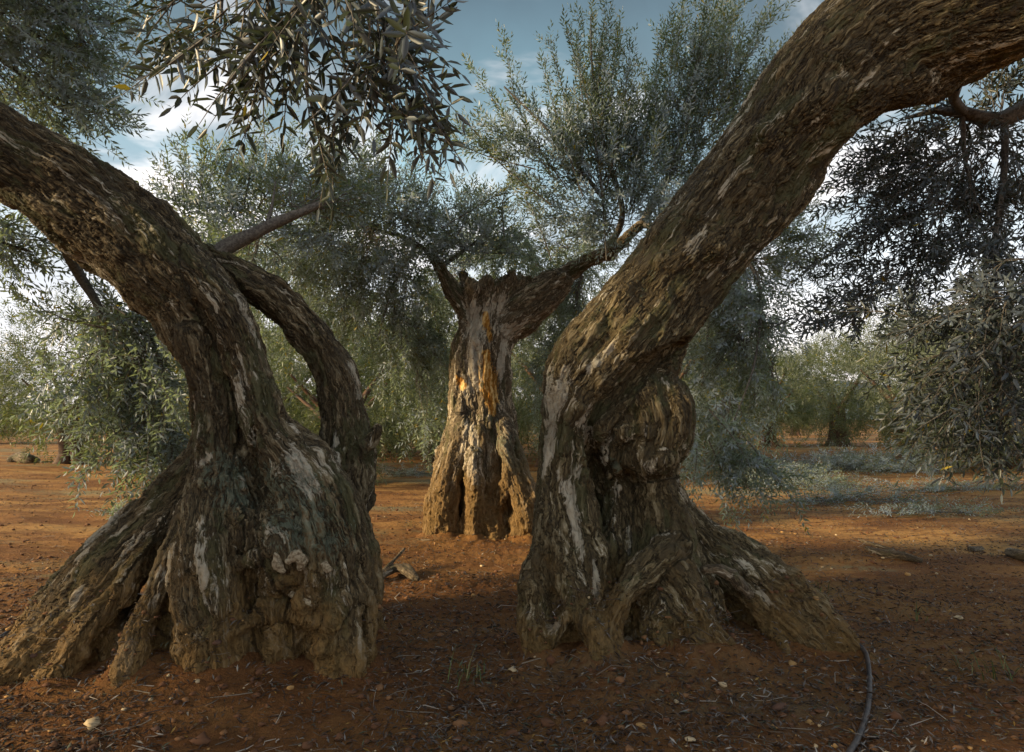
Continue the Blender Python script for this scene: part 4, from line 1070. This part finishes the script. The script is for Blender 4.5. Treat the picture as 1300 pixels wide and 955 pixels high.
# ================================================================== TREES BEHIND
def far_tree_mesh(seed, height=5.0, rad=3.0, base=.45, n=330, skirt=.9):
    """trunk and crown arrays about the origin"""
    rg = np.random.default_rng(seed)
    f = Foliage(T_BIG, False, seed + 5)
    wood = []
    th = height * .30
    lean = rg.normal(0, .25, 2)
    for k in range(5):
        a = rg.random() * 6.28
        o = np.array([math.cos(a), math.sin(a)]) * .22
        wood.append(catmull(np.array([[o[0] * 2.2, o[1] * 2.2, -.15, .30], [o[0] * 1.2, o[1] * 1.2, .35, .24], [o[0] + lean[0] * .5, o[1] + lean[1] * .5, th * .7, .19], [lean[0] + o[0], lean[1] + o[1], th * 1.2, .14]]), .2))
    tops = []
    for k in range(6):
        a = k * 1.05 + rg.random() * .5
        e = np.array([math.cos(a) * rad * .5, math.sin(a) * rad * .5, height * (.55 + .2 * rg.random())])
        wood.append(catmull(np.array([[lean[0], lean[1], th, .15], [e[0] * .45 + lean[0] * .5, e[1] * .45 + lean[1] * .5, e[2] * .72, .10], [*e, .03]]), .3))
        tops.append(e)
    for k in range(n):
        e = tops[rg.integers(len(tops))]
        u = rg.normal(size=3); u /= np.linalg.norm(u)
        C = np.array([0, 0, height * .56])
        rr = .55 + .45 * rg.random()
        lump = 1 + .22 * math.sin(3 * math.atan2(u[1], u[0]) + seed) + .15 * math.sin(5 * u[2] + seed * 2)
        p = C + u * np.array([rad, rad, height * .46]) * rr * lump
        if p[2] < base: p[2] = base + rg.random() * .8
        d = u + np.array([0, 0, .3 if u[2] > 0 else -.6])
        for q in range(6):
            f.spray(p + rg.normal(0, .22, 3), d + rg.normal(0, .6, 3), .8 + .5 * rg.random())
    f.wood = [w for w in wood[5:]]
    return f, wood[:5]
FAR = []
def far_proto(seed, label, group, name='olive_tree', **kw):
    f, tw = far_tree_mesh(seed, **kw)
    root = empty(name, (0, 0, 0), label, 'tree', group)
    V, Q = tube_arrays(tw, 9)
    V = V + .05 * fbm(V * np.array([5, 5, 2.]), 3, seed)[:, None] * np.array([1, 1, 0])
    mesh_obj('trunk', V, Q, M_BARK_FAR, root)
    f.build('branches', 'foliage', root, M_LEAF_FAR, mat_wood=M_BARK_FAR)
    return root
def copy_tree(o, parent=None):
    c = o.copy(); COL.objects.link(c); c.parent = parent
    for ch in o.children: copy_tree(ch, c)
    return c
GF = 'olive trees standing in rows behind'
protos = [far_proto(501, 'x', GF, height=5.2, rad=3.1), far_proto(502, 'x', GF, height=4.6, rad=2.9, base=.7), far_proto(503, 'x', GF, height=5.6, rad=3.3, base=.35, n=360)]
SPOTS = [  # px of the trunk, distance, scale, rotation, prototype, label
    (95, 22, .95, .3, 0, 'olive tree with dark stout trunk showing left of the left foreground tree'),
    (-25, 40, 1.0, 1.3, 1, 'dark rounded olive tree at the far left edge, behind the low stump'),
    (180, 44, 1.0, 2.2, 2, 'olive tree seen between the sweeping left root and the left trunk'),
    (330, 19, .95, 4.0, 1, 'olive tree hidden low behind the fork of the left foreground tree'),
    (487, 30, 1.05, .8, 2, 'olive tree with thin trunk seen in the gap left of the hollow centre trunk'),
    (400, 26, 1.0, 5.1, 0, 'olive tree crown showing through the loop of the left tree'),
    (560, 23, .95, 2.9, 1, 'leafy olive tree directly behind the left side of the hollow trunk'),
    (705, 21, 1.0, 3.6, 0, 'olive tree filling the gap between the hollow trunk and the right tree'),
    (640, 40, 1.1, 1.9, 2, 'tall olive tree far behind the hollow centre trunk'),
    (880, 27, .9, .1, 1, 'olive tree just right of the burl of the right foreground tree'),
    (975, 36, .9, 2.5, 2, 'distant olive tree with slim dark stems right of the hanging spray'),
    (1010, 60, 1.0, 4.4, 0, 'small faraway olive tree beneath the bright gap of sky'),
    (1065, 37, 1.15, 5.6, 2, 'tall olive tree with a pale twisting trunk beside the bright gap of sky'),
    (1150, 25, 1.0, 1.1, 0, 'olive tree with low skirts of leaves behind the cut branches on the right'),
    (1270, 20, 1.05, 3.1, 1, 'bushy olive tree at the right edge behind the dark hanging leaves'),
    (760, 33, 1.1, .5, 2, 'olive tree crown behind the right foreground trunk'),
    (270, 30, 1.0, 3.3, 2, 'broad olive tree behind the left foreground trunk'),
    (430, 15.5, .85, 2.6, 0, 'nearest of the rear olive trees, low behind the second stem of the left tree'),
    (830, 17, .85, 5.9, 2, 'near rear olive tree just behind the burl of the right tree'),
    (1200, 33, 1.1, 2.0, 2, 'olive tree between the long low heap and the dark hanging leaves'),
    (600, 28, 1.15, 4.7, 0, 'broad olive tree behind the right half of the hollow trunk'),
    (800, 24, 1.1, 1.4, 1, 'full olive tree behind the knee of the right limb'),
    (930, 46, 1.1, 1.7, 0, 'hazy olive tree far off right of the burl'),
]
for i, (px, Y, s, r, k, lab) in enumerate(SPOTS):
    used = [q[4] for q in SPOTS[:i]]
    o = protos[k] if k not in used else copy_tree(protos[k])
    x = (px - CX) * Y / F
    o.location = (x, Y, float(ground_h(x, Y, False)) - .03)
    o.rotation_euler = (0, 0, r)
    o.scale = (s, s, s * (1 + .08 * math.sin(i * 2.1)))
    o['label'] = lab

# ================================================================== THINGS LYING ON THE GROUND
def gpt(px, py):
    """ground point seen at a photo pixel"""
    Y = CAMH * F / (py - HY)
    for _ in range(12):
        x = (px - CX) * Y / F
        Y = (CAMH - float(ground_h(x, Y))) * F / (py - HY)
    x = (px - CX) * Y / F
    return np.array([x, Y, float(ground_h(x, Y))])

def wood_thing(name, label, pts, k=.02, h=.012, cat='log', group=None, part=None, mat=None, cuts=()):
    """pts: list of curves [(px, py, lift, r)] resting on the ground"""
    cs = []
    for l in pts:
        c = []
        for px, py, lift, r in l:
            q = gpt(px, py)
            c.append([q[0], q[1], q[2] + r * .75 + lift, r])
        cs.append(np.array(c))
    allp = np.vstack(cs)
    K = Field(allp[:, :3].min(0) - allp[:, 3].max() - .08, allp[:, :3].max(0) + allp[:, 3].max() + .08, h)
    for c in cs: K.add(c, k, flaky=[.3, .3], step=.03)
    V, Q = K.mesh()
    fa, fk = K.flow_attr(V)
    V = V + vnormals(V, Q) * (.25 * allp[:, 3].mean() * fbm(V * (2.2 / max(allp[:, 3].mean(), .02)) * .35, 3, 5))[:, None]
    z0 = np.zeros(len(V))
    o = mesh_obj(name, V, Q, mat or M_LOG, None, attrs={'bark': fa, 'flaky': fk, 'pale': z0, 'moss': z0})
    tag(o, label, cat, group)
    return o
wood_thing('driftwood_log', 'forked chunk of pale wood lying between the two foreground trees', [[(470, 742, 0, .022), (488, 735, .02, .036), (506, 731, .035, .042), (526, 737, .0, .034)], [(484, 736, .05, .018), (498, 728, .10, .018), (514, 716, .15, .014)], [(506, 731, .04, .032), (518, 728, .06, .028), (530, 738, .0, .022)]], .025, .009)
wood_thing('broken_branch', 'thick split branch lying on open soil right of the right tree', [[(1100, 700, .02, .025), (1120, 707, 0, .05), (1145, 711, 0, .048), (1168, 714, 0, .028)]], cat='branch', h=.010)
wood_thing('broken_branch', 'thin dark splinter lying just behind the thick split branch', [[(1090, 690, .02, .012), (1112, 695, .01, .024), (1135, 699, 0, .012)]], cat='branch', h=.007)
wood_thing('fallen_log', 'dark log end poking in at the right edge of the picture', [[(1282, 706, 0, .05), (1300, 712, 0, .065), (1335, 716, 0, .07)]], h=.012)
wood_thing('root_fragment', 'small dark bit of wood on the soil near the right edge', [[(1232, 700, 0, .035), (1246, 699, 0, .03)]], h=.009, cat='wood')
wood_thing('fallen_log', 'low weathered log lying far off at the left edge', [[(14, 587, .0, .13), (24, 587, .04, .19), (36, 588, .02, .18), (46, 588, .0, .12)], [(44, 588, 0, .07), (54, 588, 0, .04)]], .1, .03)
wood_thing('bark_slab', 'pale slab of wood in the hollow under the left root', [[(134, 798, .05, .022), (158, 802, .05, .030), (180, 806, .04, .022)]], h=.008, cat='wood')

# ---- irrigation pipes
M_PIPE = simple_mat('pipe', (.014, .014, .017), (.075, .055, .042), 18, .6, bump=.1)
def pipe(label, pts, r=.011, wob=.03):
    c = []
    for p in pts:
        q = gpt(*p) if len(p) == 2 else np.array([p[0], p[1], float(ground_h(p[0], p[1]))])
        c.append([q[0], q[1], q[2] + r + .006, r])
    c = catmull(np.array(c), .05)
    c[:, 1] += wob * np.sin(c[:, 0] * 1.3 + 1)
    if wob: c[:, 2] = ground_h(c[:, 0], c[:, 1]) + r * .9 + .004
    V, Q = tube_arrays([c], 10)
    tag(mesh_obj('irrigation_pipe', V, Q, M_PIPE), label, 'pipe', 'black irrigation pipes on the soil')
pipe('black pipe curving out from under the right tree root', [(1030, 782), (1062, 800), (1084, 818), (1099, 842), (1104, 870), (1101, 905), (1085, 950), (1040, 1010)], .014, 0)
pipe('short black pipe end beside the far left root tip', [(-60, 832), (-20, 820), (0, 812), (14, 803), (24, 797)], .013, 0)
pipe('long black pipe crossing just behind the foreground trees', [(-14., 9.3), (-7.4, 9.6), (-5.9, 10.0), (-4.6, 9.7), (-2.5, 9.0), (-1.5, 9.1), (-.2, 9.9), (.8, 10.3)], .012, .05)
pipe('farther black pipe crossing the sunlit strip behind', [(-16., 12.4), (-9., 12.7), (-4, 12.8), (-2.2, 12.6), (-.6, 12.9), (.8, 12.8)], .014, .06)

# ---- piles of cut branches
def pile(px, py, w, d, h, n, label, s=1.0, tm=None, seed=0, lean=.35):
    q = gpt(px, py)
    w, d, h, s = w * .72, d * .75, h * .75, s * .85
    f = Foliage(tm or T_MID, False, 900 + seed)
    rg = f.rg
    for k in range(n):
        a, r = rg.random() * 6.28, math.sqrt(rg.random())
        x, y = q[0] + w * r * math.cos(a), q[1] + d * r * math.sin(a)
        z0 = float(ground_h(x, y)) + .02
        th = rg.normal(0, .5) + (0 if rg.random() < .7 else math.pi)
        L = .35 + .5 * rg.random()
        dv = np.array([math.cos(th), math.sin(th) * .8, lean * rg.random()])
        top = h * (1 - r * r) * rg.random()
        c = np.array([[x, y, z0 + top, .007], [*(np.array([x, y, z0 + top]) + dv * L * .5), .005], [*(np.array([x, y, z0 + top]) + dv * L + [0, 0, -.05]), .002]])
        c[:, 2] = np.maximum(c[:, 2], z0)
        c = catmull(c, .12)
        f.wood.append(c)
        f.shoot(c[:, :3], .10, .1, .5, .05, s)
    root = empty('branch_pile', q, label, 'branches', 'piles of cut olive branches')
    f.wood.append(catmull(np.array([[q[0] - w * .8, q[1], q[2] + .03, .012], [q[0], q[1] + d * .2, q[2] + .05, .012], [q[0] + w * .8, q[1], q[2] + .03, .006]]), .3))
    f.build('sticks', 'foliage', root, M_LEAF)
T_PILE = make_templates(7, False, .34, 7, .09, .020)
pile(985, 616, 1.9, 1.6, .45, 110, 'big grey green pile of cut branches behind the hanging spray', 1.0, T_PILE, 1)
pile(1040, 598, 2.6, 2.0, .5, 90, 'cut branches spread farther back, left of the tall olive', 1.2, T_PILE, 2)
pile(1120, 598, 2.6, 1.2, .6, 80, 'long low heap of cut branches under the right background tree', 1.2, T_PILE, 3, .8)
pile(1215, 625, 2.4, .5, .16, 46, 'thin strip of cut twigs left of the dark hanging leaves', .9, T_PILE, 4)
pile(1060, 640, 1.7, .5, .12, 34, 'flattened cut twigs in front of the big pile', .9, T_PILE, 5)
pile(512, 604, .9, .8, .15, 26, 'small heap of cut twigs in the sunlit gap', .9, T_PILE, 6)
pile(185, 655, 1.0, .35, .10, 26, 'few cut twigs beyond the sweeping left root', .9, T_PILE, 7)
pile(1180, 655, 1.2, .3, .08, 18, 'sparse leafy twigs lying on open soil at right', .8, T_PILE, 8)

# ---- litter, twigs, stones and grass (uncountable)
def top_z(x, y):
    z = ground_h(x, y)
    ok = np.ones(len(x), dtype=bool)
    for K in FIELDS:
        i = np.round((x - K.lo[0]) / K.h).astype(int); j = np.round((y - K.lo[1]) / K.h).astype(int)
        m = (i > 1) & (j > 1) & (i < K.n[0] - 2) & (j < K.n[1] - 2)
        kz = int((.55 - K.lo[2]) / K.h)
        col = K.A[np.clip(i, 1, K.n[0] - 2), np.clip(j, 1, K.n[1] - 2), :kz] < 0
        solid = m & col[:, -1]
        ok &= ~solid
        hit = m & ~col[:, -1] & col.any(1)
        zt = K.lo[2] + (kz - 1 - col[:, ::-1].argmax(1)) * K.h
        z = np.where(hit, np.maximum(z, zt + .02), z)
    return z, ok
def scatter(n, seed, near=2.2, far=14., side=1.0):
    rg = np.random.default_rng(seed)
    # density falls with distance, about equal per picture area
    Y = near * (far / near) ** (rg.random(n) ** 1.15)
    X = (rg.random(n) * 2 - 1) * (Y * .95 + .8)
    return rg, X, Y
def litter_mat(name, stops, rough=.7):
    m, t, b, out = new_mat(name)
    t.links.new(ramp(t, nn(t, 'ShaderNodeNewGeometry').outputs['Random Per Island'], stops, 'CONSTANT'), b.inputs['Base Color'])
    b.inputs['Roughness'].default_value = rough
    return m
def leaves_on_ground():
    rg, X, Y = scatter(120000, 77, 2.2, 19.)
    p = np.stack([X, Y, X * 0], -1)
    den = vnoise(p * .9, 61) + .6 * vnoise(p * 2.7, 62)
    for cx, cy_, r in ((-1.7, 4.2, 1.6), (1.0, 4.2, 1.6), (-.3, 8.9, 1.6), (4.5, 9.5, 2.5), (7.5, 11.5, 3.0), (2.6, 6.5, 1.5), (-4.2, 6.3, 1.8), (3.0, 4.0, 1.6), (0.1, 4.6, 1.2)):
        den = den + .9 * np.exp(-((X - cx) ** 2 + (Y - cy_) ** 2) / r ** 2)
    keep = rg.random(len(X)) < np.clip(.16 + .85 * den, .04, 1)
    X, Y = X[keep], Y[keep]
    Z, ok = top_z(X, Y)
    X, Y, Z = X[ok], Y[ok], Z[ok]
    n = len(X)
    tm = np.array([leaf_lo(1, .2, c, .25) for c in (-.25, .0, .25, .45)])
    v = tm[rg.integers(0, 4, n)] * (.022 + .034 * rg.random(n) ** 1.5)[:, None, None] * (1 + .04 * np.clip(Y - 5, 0, 9))[:, None, None]
    up = rg.normal(0, .30, (n, 3)); up[:, 2] = 1
    up /= np.linalg.norm(up, axis=1, keepdims=True)
    a = rg.normal(size=(n, 3)); a -= up * (a * up).sum(1, keepdims=True); a /= np.linalg.norm(a, axis=1, keepdims=True)
    R = np.stack([a, np.cross(up, a), up], 1)
    v = np.einsum('nki,nij->nkj', v, R) + np.stack([X, Y, Z + .008 + .012 * rg.random(n)], -1)[:, None]
    T = (LO_T[None] + (np.arange(n) * 4)[:, None, None]).reshape(-1, 3)
    m = litter_mat('dry_leaves', [(0, (.045, .026, .015)), (.40, (.085, .055, .035)), (.62, (.12, .10, .085)), (.80, (.18, .165, .145)), (.88, (.07, .08, .045)), (.95, (.34, .31, .26)), (.98, (.30, .17, .03))])
    tag(mesh_obj('leaf_litter', v.reshape(-1, 3), T, m, None, False), 'dry grey and brown olive leaves strewn over the soil', kind='stuff')
    print('litter', n)
leaves_on_ground()
def twigs_on_ground():
    rg, X, Y = scatter(5200, 78, 2.2, 12)
    den = .25 + .9 * np.exp(-((X + 1.7) ** 2 + (Y - 3.9) ** 2) / 1.4) + .9 * np.exp(-((X - 1.0) ** 2 + (Y - 4.0) ** 2) / 1.4) + .35 * vnoise(np.stack([X, Y, X * 0], -1) * 1.1, 9)
    keep = rg.random(len(X)) < den
    X, Y = X[keep], Y[keep]
    Z, ok = top_z(X, Y); X, Y, Z = X[ok], Y[ok], Z[ok]
    cs = []
    for x, y, z in zip(X, Y, Z):
        L = .04 + .22 * rg.random() ** 2.2; a = rg.random() * 6.28
        d = np.array([math.cos(a), math.sin(a), .12 * rg.normal()]) * L
        k = rg.normal(0, .12, 3) * L
        r = .0012 + .0030 * rg.random() ** 2
        p = np.array([x, y, z + .010])
        c = np.array([[*(p - d / 2), r], [*(p + k * [1, 1, .4]), r], [*(p + d / 2), r * .5]])
        c[:, 2] = np.maximum(c[:, 2], z + .003)
        cs.append(c)
    V, Q = tube_arrays(cs, 3)
    m = litter_mat('dry_twigs', [(0, (.05, .03, .02)), (.4, (.12, .085, .055)), (.7, (.22, .18, .13)), (.88, (.36, .31, .25))])
    tag(mesh_obj('fallen_twigs', V, Q, m), 'small broken twigs strewn round the tree feet', kind='stuff')
twigs_on_ground()
def stones():
    rg, X, Y = scatter(14000, 79, 2.2, 16)
    Z, ok = top_z(X, Y); X, Y, Z = X[ok], Y[ok], Z[ok]
    n = len(X)
    o = np.array([[1, 0, 0], [-1, 0, 0], [0, 1, 0], [0, -1, 0], [0, 0, 1], [0, 0, -1]], dtype=float)
    T = np.array([[0, 2, 4], [2, 1, 4], [1, 3, 4], [3, 0, 4], [2, 0, 5], [1, 2, 5], [3, 1, 5], [0, 3, 5]])
    mids = []; T2 = []; cache = {}
    P0 = list(o)
    def mid(a, b):
        k = (min(a, b), max(a, b))
        if k not in cache:
            q = P0[a] + P0[b]; P0.append(q / np.linalg.norm(q)); cache[k] = len(P0) - 1
        return cache[k]
    for a, b, c in T:
        x, y, z = mid(a, b), mid(b, c), mid(c, a)
        T2 += [[a, x, z], [x, b, y], [z, y, c], [x, y, z]]
    base = np.array(P0); T2 = np.array(T2); k = len(base)
    v = base[None] * (1 + .25 * rg.normal(size=(n, k, 1))).clip(.55, 1.5)
    s = (.0035 + .014 * rg.random(n) ** 4 + .016 * rg.random(n) ** 22)
    v = v * (s[:, None] * (.7 + .6 * rg.random((n, 3))))[:, None, :] * np.array([1.2, 1.2, .75])
    v = v + np.stack([X, Y, Z + s * .35], -1)[:, None]
    Q = (T2[None] + (np.arange(n) * k)[:, None, None]).reshape(-1, 3)
    m = litter_mat('stones', [(0, (.13, .055, .022)), (.6, (.21, .10, .038)), (.86, (.40, .23, .08)), (.9, (.10, .05, .03)), (.96, (.50, .38, .22))], .9)
    tag(mesh_obj('gravel', v.reshape(-1, 3), Q, m, None, True), 'small ochre stones and clods scattered on the soil', kind='stuff')
stones()
def grass():
    rg = np.random.default_rng(80)
    V, T, off = [], [], 0
    spots = [(1035, 750, 12), (1040, 765, 9), (1165, 790, 8), (1215, 850, 9), (1260, 860, 8), (588, 866, 14), (600, 862, 8), (1280, 855, 8), (520, 668, 8)]
    for px, py, n in spots:
        q = gpt(px, py)
        for k in range(n):
            b = q + np.array([rg.normal(0, .045), rg.normal(0, .045), 0])
            b[2] = float(ground_h(b[0], b[1]))
            L = .05 + .13 * rg.random(); a = rg.random() * 6.28; l = .3 + .5 * rg.random()
            d = np.array([math.cos(a) * l, math.sin(a) * l, 1.0]); w = np.array([-math.sin(a), math.cos(a), 0]) * .0028
            p1 = b + d * L * .5; p2 = b + d * L * np.array([1.5, 1.5, .95])
            V += [b - w, b + w, p1 + w * .8, p1 - w * .8, p2]
            T += [[off, off + 1, off + 2], [off, off + 2, off + 3], [off + 3, off + 2, off + 4]]
            off += 5
    m = litter_mat('grass_blades', [(0, (.05, .09, .02)), (.6, (.09, .13, .03)), (.85, (.20, .18, .07))])
    tag(mesh_obj('grass', np.array(V), np.array(T), m, None, False), 'thin green grass shoots coming up through the soil', kind='stuff')
grass()
